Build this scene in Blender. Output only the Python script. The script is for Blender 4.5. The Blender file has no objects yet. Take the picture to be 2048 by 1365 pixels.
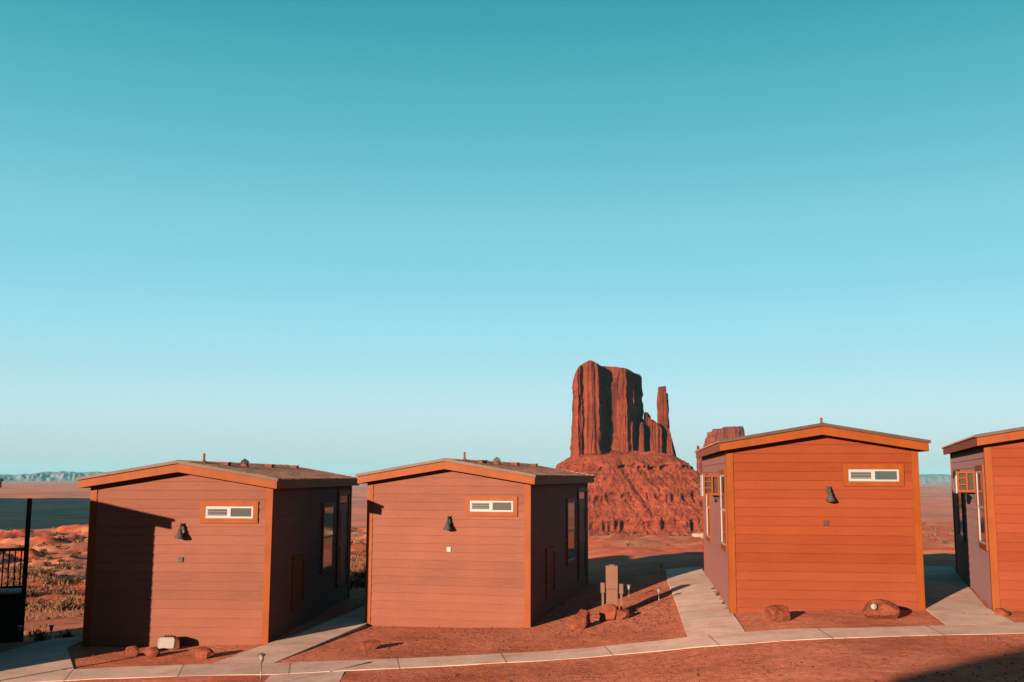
import bpy, bmesh, math, random
import numpy as np
from mathutils import Vector, Matrix

S = bpy.context.scene
COL = S.collection
R = math.radians

# ------------------------------------------------------------------ camera
cam_d = bpy.data.cameras.new('camera')
cam_d.sensor_width = 36.0
cam_d.lens = 36.0 * 2071.41 / 2048.0
cam_d.clip_start = 0.1
cam_d.clip_end = 90000.0
cam = bpy.data.objects.new('camera', cam_d)
COL.objects.link(cam)
PITCH, ROLL = 0.13025, -0.00366
cam.matrix_world = Matrix.Rotation(math.pi / 2 + PITCH, 4, 'X') @ Matrix.Rotation(-ROLL, 4, 'Z')
S.camera = cam

# ------------------------------------------------------------------ sun and sky
SUN_AZ, SUN_EL = R(34.0), R(10.8)          # light travels towards +Y turned 34 degrees to +X
sun_dir = Vector((math.sin(SUN_AZ) * math.cos(SUN_EL), math.cos(SUN_AZ) * math.cos(SUN_EL), -math.sin(SUN_EL)))
sl = bpy.data.lights.new('sun', 'SUN')
sl.energy = 5.0
sl.angle = R(0.5)
sl.color = (1.0, 0.72, 0.50)
so = bpy.data.objects.new('sun', sl)
so.rotation_euler = sun_dir.to_track_quat('-Z', 'Y').to_euler()
COL.objects.link(so)

EXPO = 2.5
SKY_STRENGTH = 0.1
W = bpy.data.worlds.new('World')
S.world = W
W.use_nodes = True
wn, wl = W.node_tree.nodes, W.node_tree.links
wn.clear()
w_out = wn.new('ShaderNodeOutputWorld')
w_bg = wn.new('ShaderNodeBackground')
w_bg.inputs['Strength'].default_value = SKY_STRENGTH
sky = wn.new('ShaderNodeTexSky')
sky.sky_type = 'NISHITA'
sky.sun_disc = False
sky.sun_elevation = SUN_EL
sky.sun_rotation = SUN_AZ + math.pi
sky.altitude = 1600
tc = wn.new('ShaderNodeTexCoord')
sep = wn.new('ShaderNodeSeparateXYZ')
ramp = wn.new('ShaderNodeValToRGB')
wl.new(tc.outputs['Generated'], sep.inputs[0])
wl.new(sep.outputs['Z'], ramp.inputs[0])


def srgb(r, g, b):
    f = lambda c: c / 12.92 if c <= 0.04045 else ((c + 0.055) / 1.055) ** 2.4
    return tuple(f(v / 255.0) for v in (r, g, b))


SKY_STOPS = [(0.0, (176, 190, 195)), (0.018, (182, 202, 207)), (0.055, (186, 217, 225)), (0.10, (168, 218, 230)), (0.17, (141, 211, 225)),
             (0.27, (110, 194, 208)), (0.40, (64, 163, 177)), (0.55, (46, 140, 162)), (1.0, (32, 124, 154))]
cr = ramp.color_ramp
while len(cr.elements) < len(SKY_STOPS):
    cr.elements.new(0.5)
for e, (p_, c_) in zip(cr.elements, SKY_STOPS):
    e.position = p_
    e.color = srgb(*c_) + (1,)
cr.interpolation = 'CARDINAL'
scl = wn.new('ShaderNodeVectorMath')
scl.operation = 'SCALE'
scl.inputs['Scale'].default_value = 1.0 / (SKY_STRENGTH * 2 ** EXPO)
wl.new(ramp.outputs['Color'], scl.inputs[0])
mixw = wn.new('ShaderNodeMix')
mixw.data_type = 'RGBA'
mixw.inputs['Factor'].default_value = 0.98
wl.new(sky.outputs['Color'], mixw.inputs['A'])
# pale glow round the low sun, added to the sky to lift shaded walls
dot = wn.new('ShaderNodeVectorMath')
dot.operation = 'DOT_PRODUCT'
dot.inputs[1].default_value = tuple(-sun_dir)
wl.new(tc.outputs['Generated'], dot.inputs[0])
gl = wn.new('ShaderNodeMapRange')
gl.interpolation_type = 'SMOOTHERSTEP'
gl.inputs['From Min'].default_value = 0.1
gl.inputs['From Max'].default_value = 1.0
gl.inputs['To Min'].default_value = 0.0
gl.inputs['To Max'].default_value = 1.0
wl.new(dot.outputs['Value'], gl.inputs['Value'])
glow = wn.new('ShaderNodeMix')
glow.data_type = 'RGBA'
glow.blend_type = 'ADD'
glow.inputs['B'].default_value = tuple(c / (SKY_STRENGTH * 2 ** EXPO) for c in (0.28, 0.28, 0.31)) + (1,)
wl.new(gl.outputs[0], glow.inputs['Factor'])
wl.new(scl.outputs[0], glow.inputs['A'])
wl.new(glow.outputs['Result'], mixw.inputs['B'])
wl.new(mixw.outputs['Result'], w_bg.inputs['Color'])
wl.new(w_bg.outputs[0], w_out.inputs[0])

S.view_settings.view_transform = 'Standard'
S.view_settings.look = 'None'
S.view_settings.exposure = EXPO
S.view_settings.gamma = 1.0
S.render.engine = 'CYCLES'
S.cycles.use_denoising = True
S.cycles.max_bounces = 6
S.cycles.volume_bounces = 0

# ------------------------------------------------------------------ helpers
def tag(o, label=None, cat=None, group=None, kind=None):
    if label: o['label'] = label
    if cat: o['category'] = cat
    if group: o['group'] = group
    if kind: o['kind'] = kind
    return o


def empty(name, loc, rz=0.0):
    o = bpy.data.objects.new(name, None)
    o.empty_display_size = 0.3
    o.location = loc
    o.rotation_euler = (0, 0, rz)
    COL.objects.link(o)
    return o


class MB:
    """collects faces; build() links them as one mesh object"""
    def __init__(self):
        self.v, self.f = [], []

    def add(self, vs, fs):
        n = len(self.v)
        self.v += [tuple(p) for p in vs]
        self.f += [tuple(i + n for i in q) for q in fs]
        return self

    def quad(self, a, b, c, d):
        return self.add([a, b, c, d], [(0, 1, 2, 3)])

    def box(self, x0, x1, y0, y1, z0, z1, rot=0.0, piv=None):
        vs = [(x, y, z) for z in (z0, z1) for y in (y0, y1) for x in (x0, x1)]
        if rot:
            px, py = piv if piv else ((x0 + x1) / 2, (y0 + y1) / 2)
            c, s = math.cos(rot), math.sin(rot)
            vs = [(px + (x - px) * c - (y - py) * s, py + (x - px) * s + (y - py) * c, z) for x, y, z in vs]
        return self.add(vs, [(0, 2, 3, 1), (4, 5, 7, 6), (0, 1, 5, 4), (2, 6, 7, 3), (0, 4, 6, 2), (1, 3, 7, 5)])

    def prism(self, pts, off):
        """closed polygon pts (3d) extruded by vector off"""
        n = len(pts)
        b = [tuple(p) for p in pts]
        t = [(p[0] + off[0], p[1] + off[1], p[2] + off[2]) for p in pts]
        fs = [tuple(range(n - 1, -1, -1)), tuple(range(n, 2 * n))]
        fs += [(i, (i + 1) % n, n + (i + 1) % n, n + i) for i in range(n)]
        return self.add(b + t, fs)

    def tube(self, pts, rad, n=10, caps=True):
        pts = [Vector(p) for p in pts]
        rads = rad if isinstance(rad, (list, tuple)) else [rad] * len(pts)
        vs = []
        for i, p in enumerate(pts):
            d = (pts[min(i + 1, len(pts) - 1)] - pts[max(i - 1, 0)])
            d = d.normalized() if d.length > 1e-9 else Vector((0, 0, 1))
            a = d.cross(Vector((0, 0, 1)))
            if a.length < 1e-3: a = d.cross(Vector((0, 1, 0)))
            a.normalize()
            b = d.cross(a)
            vs += [tuple(p + (a * math.cos(2 * math.pi * k / n) + b * math.sin(2 * math.pi * k / n)) * rads[i]) for k in range(n)]
        fs = [(i * n + k, i * n + (k + 1) % n, (i + 1) * n + (k + 1) % n, (i + 1) * n + k) for i in range(len(pts) - 1) for k in range(n)]
        if caps:
            fs += [tuple(range(n - 1, -1, -1)), tuple(range((len(pts) - 1) * n, len(pts) * n))]
        return self.add(vs, fs)

    def mesh(self, name):
        m = bpy.data.meshes.new(name)
        m.from_pydata(self.v, [], self.f)
        bm = bmesh.new()
        bm.from_mesh(m)
        bmesh.ops.recalc_face_normals(bm, faces=bm.faces)
        bm.to_mesh(m)
        bm.free()
        return m

    def build(self, name, mat, parent=None, smooth=False, bevel=0.0):
        m = self.mesh(name)
        m.materials.append(mat)
        return link(name, m, parent, smooth, bevel)


def link(name, m, parent=None, smooth=False, bevel=0.0):
    if smooth:
        m.polygons.foreach_set('use_smooth', [True] * len(m.polygons))
    o = bpy.data.objects.new(name, m)
    COL.objects.link(o)
    if parent: o.parent = parent
    if bevel:
        b = o.modifiers.new('bevel', 'BEVEL')
        b.width = bevel
        b.segments = 2
        b.limit_method = 'ANGLE'
    return o


def grid_mesh(name, P, wrap=False, smooth=True):
    """P: array (n, m, 3) -> mesh"""
    n, m = P.shape[:2]
    me = bpy.data.meshes.new(name)
    idx = np.arange(n * m).reshape(n, m)
    if wrap:
        a = idx[:-1, :]; b = np.roll(idx, -1, 1)[:-1, :]; c = np.roll(idx, -1, 1)[1:, :]; d = idx[1:, :]
    else:
        a = idx[:-1, :-1]; b = idx[:-1, 1:]; c = idx[1:, 1:]; d = idx[1:, :-1]
    q = np.stack([a, b, c, d], -1).reshape(-1, 4)
    me.vertices.add(n * m)
    me.vertices.foreach_set('co', P.reshape(-1).astype(np.float32))
    me.loops.add(q.size)
    me.loops.foreach_set('vertex_index', q.reshape(-1).astype(np.int32))
    me.polygons.add(len(q))
    me.polygons.foreach_set('loop_start', np.arange(0, q.size, 4, dtype=np.int32))
    me.polygons.foreach_set('loop_total', np.full(len(q), 4, dtype=np.int32))
    me.update(calc_edges=True)
    me.validate()
    me.polygons.foreach_set('use_smooth', [bool(smooth)] * len(me.polygons))
    return me


def _hash(ix, iy, iz):
    h = (ix.astype(np.int64) * 374761393 + iy.astype(np.int64) * 668265263 + iz.astype(np.int64) * 2147483647) & 0xffffffff
    h = ((h ^ (h >> 13)) * 1274126177) & 0xffffffff
    return ((h ^ (h >> 16)) & 0xffff) / 65535.0


def vnoise(x, y, z=0.0):
    x, y, z = np.broadcast_arrays(np.asarray(x, float), np.asarray(y, float), np.asarray(z, float))
    ix, iy, iz = np.floor(x), np.floor(y), np.floor(z)
    fx, fy, fz = x - ix, y - iy, z - iz
    fx, fy, fz = [t * t * (3 - 2 * t) for t in (fx, fy, fz)]
    r = 0
    for dx in (0, 1):
        for dy in (0, 1):
            for dz in (0, 1):
                w = (fx if dx else 1 - fx) * (fy if dy else 1 - fy) * (fz if dz else 1 - fz)
                r = r + w * _hash(ix + dx, iy + dy, iz + dz)
    return r * 2 - 1


def fbm(x, y, z=0.0, o=4, g=0.5):
    r, a, f = 0, 1.0, 1.0
    for k in range(o):
        r = r + a * vnoise(np.asarray(x) * f + 17.3 * k, np.asarray(y) * f - 9.1 * k, np.asarray(z) * f + 3.7 * k)
        a *= g
        f *= 2.03
    return r


def ss(a, b, x):
    t = np.clip((x - a) / (b - a), 0, 1)
    return t * t * (3 - 2 * t)


# ------------------------------------------------------------------ materials
def nmat(name):
    m = bpy.data.materials.new(name)
    m.use_nodes = True
    nt = m.node_tree
    b = nt.nodes['Principled BSDF']
    return m, nt.nodes, nt.links, b


def node(ns, t, **kw):
    n = ns.new(t)
    for k, v in kw.items():
        if k.startswith('i_'):
            n.inputs[k[2:].replace('_', ' ')].default_value = v
        else:
            setattr(n, k, v)
    return n


def ramp_node(ns, stops, interp='LINEAR'):
    r = ns.new('ShaderNodeValToRGB')
    while len(r.color_ramp.elements) < len(stops):
        r.color_ramp.elements.new(0.5)
    for e, (p, c) in zip(r.color_ramp.elements, stops):
        e.position = p
        e.color = (c, c, c, 1) if not isinstance(c, tuple) else c + (1,)
    r.color_ramp.interpolation = interp
    return r


def mixc(ns, ls, a, b, fac, mode='MIX'):
    m = ns.new('ShaderNodeMix')
    m.data_type = 'RGBA'
    m.blend_type = mode
    for sock, v in (('A', a), ('B', b)):
        if isinstance(v, tuple): m.inputs[sock].default_value = v + (1,)
        else: ls.new(v, m.inputs[sock])
    if isinstance(fac, (int, float)): m.inputs['Factor'].default_value = fac
    else: ls.new(fac, m.inputs['Factor'])
    return m.outputs['Result']


def mathn(ns, ls, op, a, b=None):
    m = ns.new('ShaderNodeMath')
    m.operation = op
    for i, v in enumerate((a, b)):
        if v is None: continue
        if isinstance(v, (int, float)): m.inputs[i].default_value = v
        else: ls.new(v, m.inputs[i])
    return m.outputs[0]


def mapping(ns, ls, src, scale):
    mp = ns.new('ShaderNodeMapping')
    mp.inputs['Scale'].default_value = scale
    ls.new(src, mp.inputs['Vector'])
    return mp.outputs[0]


def noise(ns, ls, vec, scale, detail=4, rough=0.6):
    n = ns.new('ShaderNodeTexNoise')
    n.inputs['Scale'].default_value = scale
    n.inputs['Detail'].default_value = detail
    n.inputs['Roughness'].default_value = rough
    ls.new(vec, n.inputs['Vector'])
    return n.outputs['Fac']


def set_bump(ns, ls, bsdf, h, strength, dist):
    b = ns.new('ShaderNodeBump')
    b.inputs['Strength'].default_value = strength
    b.inputs['Distance'].default_value = dist
    ls.new(h, b.inputs['Height'])
    ls.new(b.outputs[0], bsdf.inputs['Normal'])


COURSE = 0.178


def mat_siding(name, c0, c1, dust, boardvar=0.25, joint=(0.12, 0.75)):
    m, ns, ls, b = nmat(name)
    tcn = ns.new('ShaderNodeTexCoord')
    ob = tcn.outputs['Object']
    sp = ns.new('ShaderNodeSeparateXYZ')
    ls.new(ob, sp.inputs[0])
    q = mathn(ns, ls, 'DIVIDE', mathn(ns, ls, 'ADD', sp.outputs['Z'], 0.35), COURSE)
    fl = mathn(ns, ls, 'FLOOR', q)
    fr = mathn(ns, ls, 'FRACT', q)
    wn_ = ns.new('ShaderNodeTexWhiteNoise')
    wn_.noise_dimensions = '2D'
    cmb = ns.new('ShaderNodeCombineXYZ')
    xx = mathn(ns, ls, 'ADD', sp.outputs['X'], sp.outputs['Y'])
    pl = mathn(ns, ls, 'FLOOR', mathn(ns, ls, 'DIVIDE', mathn(ns, ls, 'ADD', xx, 20.0), 60.0))
    ls.new(fl, cmb.inputs[0]); ls.new(pl, cmb.inputs[1])
    ls.new(cmb.outputs[0], wn_.inputs['Vector'])
    rnd = wn_.outputs['Value']
    streak = noise(ns, ls, mapping(ns, ls, ob, (0.9, 0.9, 26)), 2.2, 5, 0.65)
    blot = noise(ns, ls, ob, 1.1, 3, 0.5)
    grain = noise(ns, ls, mapping(ns, ls, ob, (30, 30, 3.0)), 3, 3, 0.6)
    f1 = mathn(ns, ls, 'ADD', mathn(ns, ls, 'MULTIPLY', rnd, boardvar), mathn(ns, ls, 'MULTIPLY', streak, 0.75))
    f1 = mathn(ns, ls, 'ADD', f1, mathn(ns, ls, 'MULTIPLY', mathn(ns, ls, 'SUBTRACT', blot, 0.5), 0.5))
    rp = ramp_node(ns, [(0.2, 0.0), (0.85, 1.0)])
    ls.new(f1, rp.inputs[0])
    col = mixc(ns, ls, c0, c1, rp.outputs[0])
    # wind-blown red dust clinging to the lower boards and in faint streaks
    zfac = ns.new('ShaderNodeMapRange')
    zfac.inputs['From Min'].default_value = 1.0
    zfac.inputs['From Max'].default_value = -0.1
    ls.new(sp.outputs['Z'], zfac.inputs['Value'])
    du = mathn(ns, ls, 'MULTIPLY', mathn(ns, ls, 'MULTIPLY', zfac.outputs[0], blot), 0.9)
    col = mixc(ns, ls, col, dust, du)
    g2 = ramp_node(ns, [(0.35, (0.86, 0.86, 0.86)), (0.7, (1.08, 1.08, 1.08))])
    ls.new(grain, g2.inputs[0])
    col = mixc(ns, ls, col, g2.outputs[0], 0.55, 'MULTIPLY')
    # joint line between two boards, its groove shade darkened into the colour
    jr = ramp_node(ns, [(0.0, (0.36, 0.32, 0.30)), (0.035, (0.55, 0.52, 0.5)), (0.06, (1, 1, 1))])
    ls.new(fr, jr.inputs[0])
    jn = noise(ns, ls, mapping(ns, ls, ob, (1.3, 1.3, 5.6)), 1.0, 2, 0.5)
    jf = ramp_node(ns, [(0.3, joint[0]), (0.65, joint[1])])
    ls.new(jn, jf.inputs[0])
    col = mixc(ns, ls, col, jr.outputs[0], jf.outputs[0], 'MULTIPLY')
    ls.new(col, b.inputs['Base Color'])
    b.inputs['Roughness'].default_value = 0.65
    b.inputs['Specular IOR Level'].default_value = 0.035
    b.inputs['Sheen Weight'].default_value = 0.03
    b.inputs['Sheen Roughness'].default_value = 0.6
    b.inputs['Sheen Tint'].default_value = (0.85, 0.8, 1.0, 1)
    set_bump(ns, ls, b, mathn(ns, ls, 'ADD', grain, streak), 0.2, 0.006)
    return m


def mat_plain(name, col, rough=0.6, var=0.25, scale=6.0, spec=0.3, metal=0.0, bump=0.15, stretch=(1, 1, 1)):
    m, ns, ls, b = nmat(name)
    tcn = ns.new('ShaderNodeTexCoord')
    v = mapping(ns, ls, tcn.outputs['Object'], stretch)
    n = noise(ns, ls, v, scale, 5, 0.6)
    lo = tuple(c * (1 - var) for c in col)
    hi = tuple(min(1, c * (1 + var)) for c in col)
    r = ramp_node(ns, [(0.3, lo), (0.7, hi)])
    ls.new(n, r.inputs[0])
    ls.new(r.outputs[0], b.inputs['Base Color'])
    b.inputs['Roughness'].default_value = rough
    b.inputs['Specular IOR Level'].default_value = spec * 0.2
    b.inputs['Metallic'].default_value = metal
    if bump: set_bump(ns, ls, b, n, bump, 0.01)
    return m


def mat_glass(name):
    m, ns, ls, b = nmat(name)
    b.inputs['Base Color'].default_value = (0.016, 0.022, 0.022, 1)
    b.inputs['Roughness'].default_value = 0.04
    b.inputs['Specular IOR Level'].default_value = 0.9
    return m


def mat_shingle():
    m, ns, ls, b = nmat('roof_shingle')
    tcn = ns.new('ShaderNodeTexCoord')
    sp = ns.new('ShaderNodeSeparateXYZ')
    ls.new(tcn.outputs['Object'], sp.inputs[0])
    row = mathn(ns, ls, 'FLOOR', mathn(ns, ls, 'DIVIDE', sp.outputs['X'], 0.145))
    tab = mathn(ns, ls, 'FLOOR', mathn(ns, ls, 'ADD', mathn(ns, ls, 'DIVIDE', sp.outputs['Y'], 0.2), mathn(ns, ls, 'MULTIPLY', row, 0.37)))
    cmb = ns.new('ShaderNodeCombineXYZ')
    ls.new(row, cmb.inputs[0]); ls.new(tab, cmb.inputs[1])
    w_ = ns.new('ShaderNodeTexWhiteNoise'); w_.noise_dimensions = '2D'
    ls.new(cmb.outputs[0], w_.inputs['Vector'])
    g = noise(ns, ls, tcn.outputs['Object'], 60, 3, 0.7)
    f = mathn(ns, ls, 'ADD', mathn(ns, ls, 'MULTIPLY', w_.outputs['Value'], 0.7), mathn(ns, ls, 'MULTIPLY', g, 0.5))
    r = ramp_node(ns, [(0.15, (0.13, 0.046, 0.027)), (0.55, (0.37, 0.150, 0.092)), (0.95, (0.56, 0.26, 0.17))])
    ls.new(f, r.inputs[0])
    ls.new(r.outputs[0], b.inputs['Base Color'])
    b.inputs['Roughness'].default_value = 0.9
    b.inputs['Specular IOR Level'].default_value = 0.15
    set_bump(ns, ls, b, g, 0.9, 0.03)
    return m


def mat_dirt():
    """red desert ground: near dirt, scrub-covered slope and far plain patches in world metres"""
    m, ns, ls, b = nmat('red_dirt')
    tcn = ns.new('ShaderNodeTexCoord')
    P = tcn.outputs['Object']
    n1 = noise(ns, ls, P, 0.9, 6, 0.62)
    n2 = noise(ns, ls, P, 9.0, 5, 0.7)
    n3 = noise(ns, ls, P, 38.0, 3, 0.7)
    far1 = noise(ns, ls, P, 0.0016, 6, 0.6)
    far2 = noise(ns, ls, P, 0.006, 5, 0.65)
    mid = noise(ns, ls, P, 0.07, 6, 0.65)
    a = ramp_node(ns, [(0.3, (0.16, 0.041, 0.0225)), (0.5, (0.218, 0.061, 0.034)), (0.72, (0.26, 0.083, 0.050))])
    ls.new(n1, a.inputs[0])
    fine = ramp_node(ns, [(0.3, (0.45, 0.43, 0.43)), (0.5, (0.92, 0.92, 0.92)), (0.75, (1.3, 1.33, 1.35))])
    ls.new(n2, fine.inputs[0])
    dn2 = noise(ns, ls, P, 0.28, 4, 0.6)
    pr = ramp_node(ns, [(0.48, 0.0), (0.68, 0.8)])
    ls.new(dn2, pr.inputs[0])
    dusty = mixc(ns, ls, a.outputs[0], (0.29, 0.092, 0.056), pr.outputs[0])
    near = mixc(ns, ls, dusty, fine.outputs[0], 0.75, 'MULTIPLY')
    # dry grass and gravel film over parts of the slope behind the cabins
    mm = ramp_node(ns, [(0.45, 0.0), (0.56, 0.85)])
    ls.new(mid, mm.inputs[0])
    dn = noise(ns, ls, P, 2.2, 5, 0.7)
    dry = ramp_node(ns, [(0.3, (0.16, 0.068, 0.043)), (0.55, (0.25, 0.118, 0.075)), (0.75, (0.31, 0.17, 0.11))])
    ls.new(dn, dry.inputs[0])
    geo = ns.new('ShaderNodeSeparateXYZ')
    ls.new(P, geo.inputs[0])
    ymask = ns.new('ShaderNodeMapRange')
    ymask.inputs['From Min'].default_value = 34
    ymask.inputs['From Max'].default_value = 46
    ls.new(geo.outputs['Y'], ymask.inputs['Value'])
    red = mixc(ns, ls, near, (0.30, 0.047, 0.018), mathn(ns, ls, 'MULTIPLY', ymask.outputs[0], 0.8))
    slope = mixc(ns, ls, red, dry.outputs[0], mathn(ns, ls, 'MULTIPLY', mathn(ns, ls, 'MULTIPLY', mm.outputs[0], ymask.outputs[0]), 0.85))
    # the far valley floor
    fc = ramp_node(ns, [(0.36, (0.16, 0.07, 0.05)), (0.47, (0.24, 0.08, 0.048)), (0.56, (0.33, 0.09, 0.048)), (0.68, (0.2, 0.098, 0.073))])
    ls.new(far1, fc.inputs[0])
    f2 = ramp_node(ns, [(0.36, (0.6, 0.58, 0.58)), (0.5, (1, 1, 1)), (0.66, (1.2, 1.2, 1.2))])
    ls.new(far2, f2.inputs[0])
    farc = mixc(ns, ls, fc.outputs[0], f2.outputs[0], 0.9, 'MULTIPLY')
    ym2 = ns.new('ShaderNodeMapRange')
    ym2.inputs['From Min'].default_value = 220
    ym2.inputs['From Max'].default_value = 600
    ls.new(geo.outputs['Y'], ym2.inputs['Value'])
    col = mixc(ns, ls, slope, farc, ym2.outputs[0])
    ls.new(col, b.inputs['Base Color'])
    b.inputs['Roughness'].default_value = 0.95
    b.inputs['Specular IOR Level'].default_value = 0.08
    n4 = noise(ns, ls, P, 3.2, 2, 0.5)
    h = mathn(ns, ls, 'ADD', mathn(ns, ls, 'MULTIPLY', n2, 0.6), mathn(ns, ls, 'MULTIPLY', n3, 0.35))
    h = mathn(ns, ls, 'ADD', h, mathn(ns, ls, 'MULTIPLY', n4, 0.7))
    set_bump(ns, ls, b, h, 0.85, 0.05)
    return m


def mat_rock(name, c0, c1, scale, zscale, bump_d, strata=0.0):
    m, ns, ls, b = nmat(name)
    tcn = ns.new('ShaderNodeTexCoord')
    P = tcn.outputs['Object']
    v = mapping(ns, ls, P, (1, 1, zscale))
    n = noise(ns, ls, v, scale, 7, 0.65)
    n2 = noise(ns, ls, P, scale * 6, 4, 0.7)
    r = ramp_node(ns, [(0.3, c0), (0.68, c1)])
    ls.new(n, r.inputs[0])
    col = r.outputs[0]
    if strata:
        vs_ = noise(ns, ls, mapping(ns, ls, P, (1, 1, 0.06)), scale * 1.5, 6, 0.62)
        vr = ramp_node(ns, [(0.36, (0.55, 0.52, 0.52)), (0.52, (1, 1, 1)), (0.7, (1.15, 1.15, 1.12))])
        ls.new(vs_, vr.inputs[0])
        col = mixc(ns, ls, col, vr.outputs[0], 0.9, 'MULTIPLY')
        sn = noise(ns, ls, mapping(ns, ls, P, (0.12, 0.12, 3.2)), scale * 1.5, 4, 0.6)
        sr = ramp_node(ns, [(0.38, (1 - strata,) * 3), (0.6, (1 + strata * 0.5,) * 3)])
        ls.new(sn, sr.inputs[0])
        col = mixc(ns, ls, col, sr.outputs[0], 1.0, 'MULTIPLY')
    ls.new(col, b.inputs['Base Color'])
    b.inputs['Roughness'].default_value = 0.95
    b.inputs['Specular IOR Level'].default_value = 0.08
    set_bump(ns, ls, b, mathn(ns, ls, 'ADD', n, mathn(ns, ls, 'MULTIPLY', n2, 0.4)), 0.6, bump_d)
    return m


def mat_concrete():
    m, ns, ls, b = nmat('pale_concrete')
    uv = ns.new('ShaderNodeUVMap').outputs['UV']
    tcn = ns.new('ShaderNodeTexCoord')
    P = tcn.outputs['Object']
    sp = ns.new('ShaderNodeSeparateXYZ')
    ls.new(uv, sp.inputs[0])
    fr = mathn(ns, ls, 'FRACT', mathn(ns, ls, 'DIVIDE', sp.outputs['X'], 1.85))
    joint = ramp_node(ns, [(0.0, 0.35), (0.011, 0.45), (0.016, 1.0)])
    ls.new(fr, joint.inputs[0])
    # every slab is its own pour with a slightly different tone
    wn_ = ns.new('ShaderNodeTexWhiteNoise'); wn_.noise_dimensions = '1D'
    ls.new(mathn(ns, ls, 'FLOOR', mathn(ns, ls, 'DIVIDE', sp.outputs['X'], 1.85)), wn_.inputs['W'])
    broom = noise(ns, ls, mapping(ns, ls, uv, (60, 1.5, 1)), 1.0, 3, 0.7)
    blot = noise(ns, ls, P, 1.6, 5, 0.6)
    spk = noise(ns, ls, P, 45, 2, 0.6)
    r = ramp_node(ns, [(0.25, (0.185, 0.122, 0.099)), (0.55, (0.265, 0.180, 0.150)), (0.8, (0.315, 0.222, 0.186))])
    ls.new(mathn(ns, ls, 'ADD', mathn(ns, ls, 'MULTIPLY', blot, 0.85), mathn(ns, ls, 'MULTIPLY', wn_.outputs['Value'], 0.18)), r.inputs[0])
    br = ramp_node(ns, [(0.3, (0.86, 0.86, 0.86)), (0.7, (1.08, 1.08, 1.08))])
    ls.new(mathn(ns, ls, 'ADD', mathn(ns, ls, 'MULTIPLY', broom, 0.65), mathn(ns, ls, 'MULTIPLY', spk, 0.35)), br.inputs[0])
    col = mixc(ns, ls, r.outputs[0], br.outputs[0], 1.0, 'MULTIPLY')
    dr = ramp_node(ns, [(0.52, 0.0), (0.70, 0.75)])
    ls.new(noise(ns, ls, P, 2.7, 6, 0.7), dr.inputs[0])
    col = mixc(ns, ls, col, (0.24, 0.085, 0.05), dr.outputs[0])
    col = mixc(ns, ls, col, joint.outputs[0], 1.0, 'MULTIPLY')
    ls.new(col, b.inputs['Base Color'])
    b.inputs['Roughness'].default_value = 0.9
    b.inputs['Specular IOR Level'].default_value = 0.15
    set_bump(ns, ls, b, broom, 0.3, 0.006)
    return m


def mat_leaf(name, c0, c1):
    m, ns, ls, b = nmat(name)
    oi = ns.new('ShaderNodeObjectInfo')
    tcn = ns.new('ShaderNodeTexCoord')
    n = noise(ns, ls, tcn.outputs['Object'], 7.0, 3, 0.6)
    f = mathn(ns, ls, 'ADD', mathn(ns, ls, 'MULTIPLY', n, 0.7), mathn(ns, ls, 'MULTIPLY', oi.outputs['Random'], 0.4))
    r = ramp_node(ns, [(0.3, c0), (0.75, c1)])
    ls.new(f, r.inputs[0])
    ls.new(r.outputs[0], b.inputs['Base Color'])
    b.inputs['Roughness'].default_value = 0.9
    b.inputs['Specular IOR Level'].default_value = 0.1
    return m


M = {}
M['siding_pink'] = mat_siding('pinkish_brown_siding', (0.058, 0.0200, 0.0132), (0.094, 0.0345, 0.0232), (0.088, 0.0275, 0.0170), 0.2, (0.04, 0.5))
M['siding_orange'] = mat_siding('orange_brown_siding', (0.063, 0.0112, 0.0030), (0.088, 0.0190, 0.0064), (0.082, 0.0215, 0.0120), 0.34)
M['trim'] = mat_plain('orange_trim_paint', (0.080, 0.0180, 0.0026), 0.55, 0.14, 5.0, 0.3, 0, 0.1, (1, 1, 0.4))
M['glass'] = mat_glass('window_glass')
M['vinyl'] = mat_plain('cream_vinyl', (0.125, 0.125, 0.135), 0.45, 0.04, 9, 0.35, 0, 0)
M['blind'] = mat_plain('pale_blind', (0.06, 0.055, 0.05), 0.7, 0.1, 9, 0.2, 0, 0)
M['lamp'] = mat_plain('dark_bronze_lamp', (0.0185, 0.0175, 0.0185), 0.75, 0.15, 12, 0.4, 0, 0)
M['shingle'] = mat_shingle()
M['drip'] = mat_plain('galvanised_edge', (0.032, 0.0205, 0.0165), 0.5, 0.2, 8, 0.4, 0.2, 0)
M['soffit'] = mat_plain('brown_soffit', (0.04, 0.014, 0.008), 0.7, 0.12, 6)
M['pipe'] = mat_plain('dusty_red_pipe', (0.065, 0.021, 0.0135), 0.7, 0.2, 10)
M['metal_dark'] = mat_plain('dark_turbine_metal', (0.02, 0.02, 0.02), 0.65, 0.2, 9, 0.3, 0.2, 0)
M['door'] = mat_plain('maroon_door', (0.035, 0.012, 0.009), 0.45, 0.12, 4, 0.3)
M['white_box'] = mat_plain('beige_plastic', (0.112, 0.100, 0.095), 0.5, 0.05, 6, 0.3, 0, 0)
M['brown_plastic'] = mat_plain('brown_plastic', (0.04, 0.012, 0.008), 0.6, 0.1, 6)
M['outlet_grey'] = mat_plain('grey_outlet', (0.026, 0.018, 0.018), 0.5, 0.1, 12)
M['ac_grey'] = mat_plain('dark_cooler_grille', (0.02, 0.014, 0.012), 0.6, 0.3, 20)
M['deck'] = mat_plain('grey_deck_board', (0.2, 0.17, 0.15), 0.8, 0.25, 4, 0.2, 0, 0.2, (1, 8, 1))
M['dark_wood'] = mat_plain('dark_stained_wood', (0.022, 0.013, 0.010), 0.7, 0.25, 5, 0.2)
M['tan_metal'] = mat_plain('tan_pedestal_paint', (0.064, 0.031, 0.0215), 0.6, 0.1, 5, 0.3, 0, 0.05)
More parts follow.
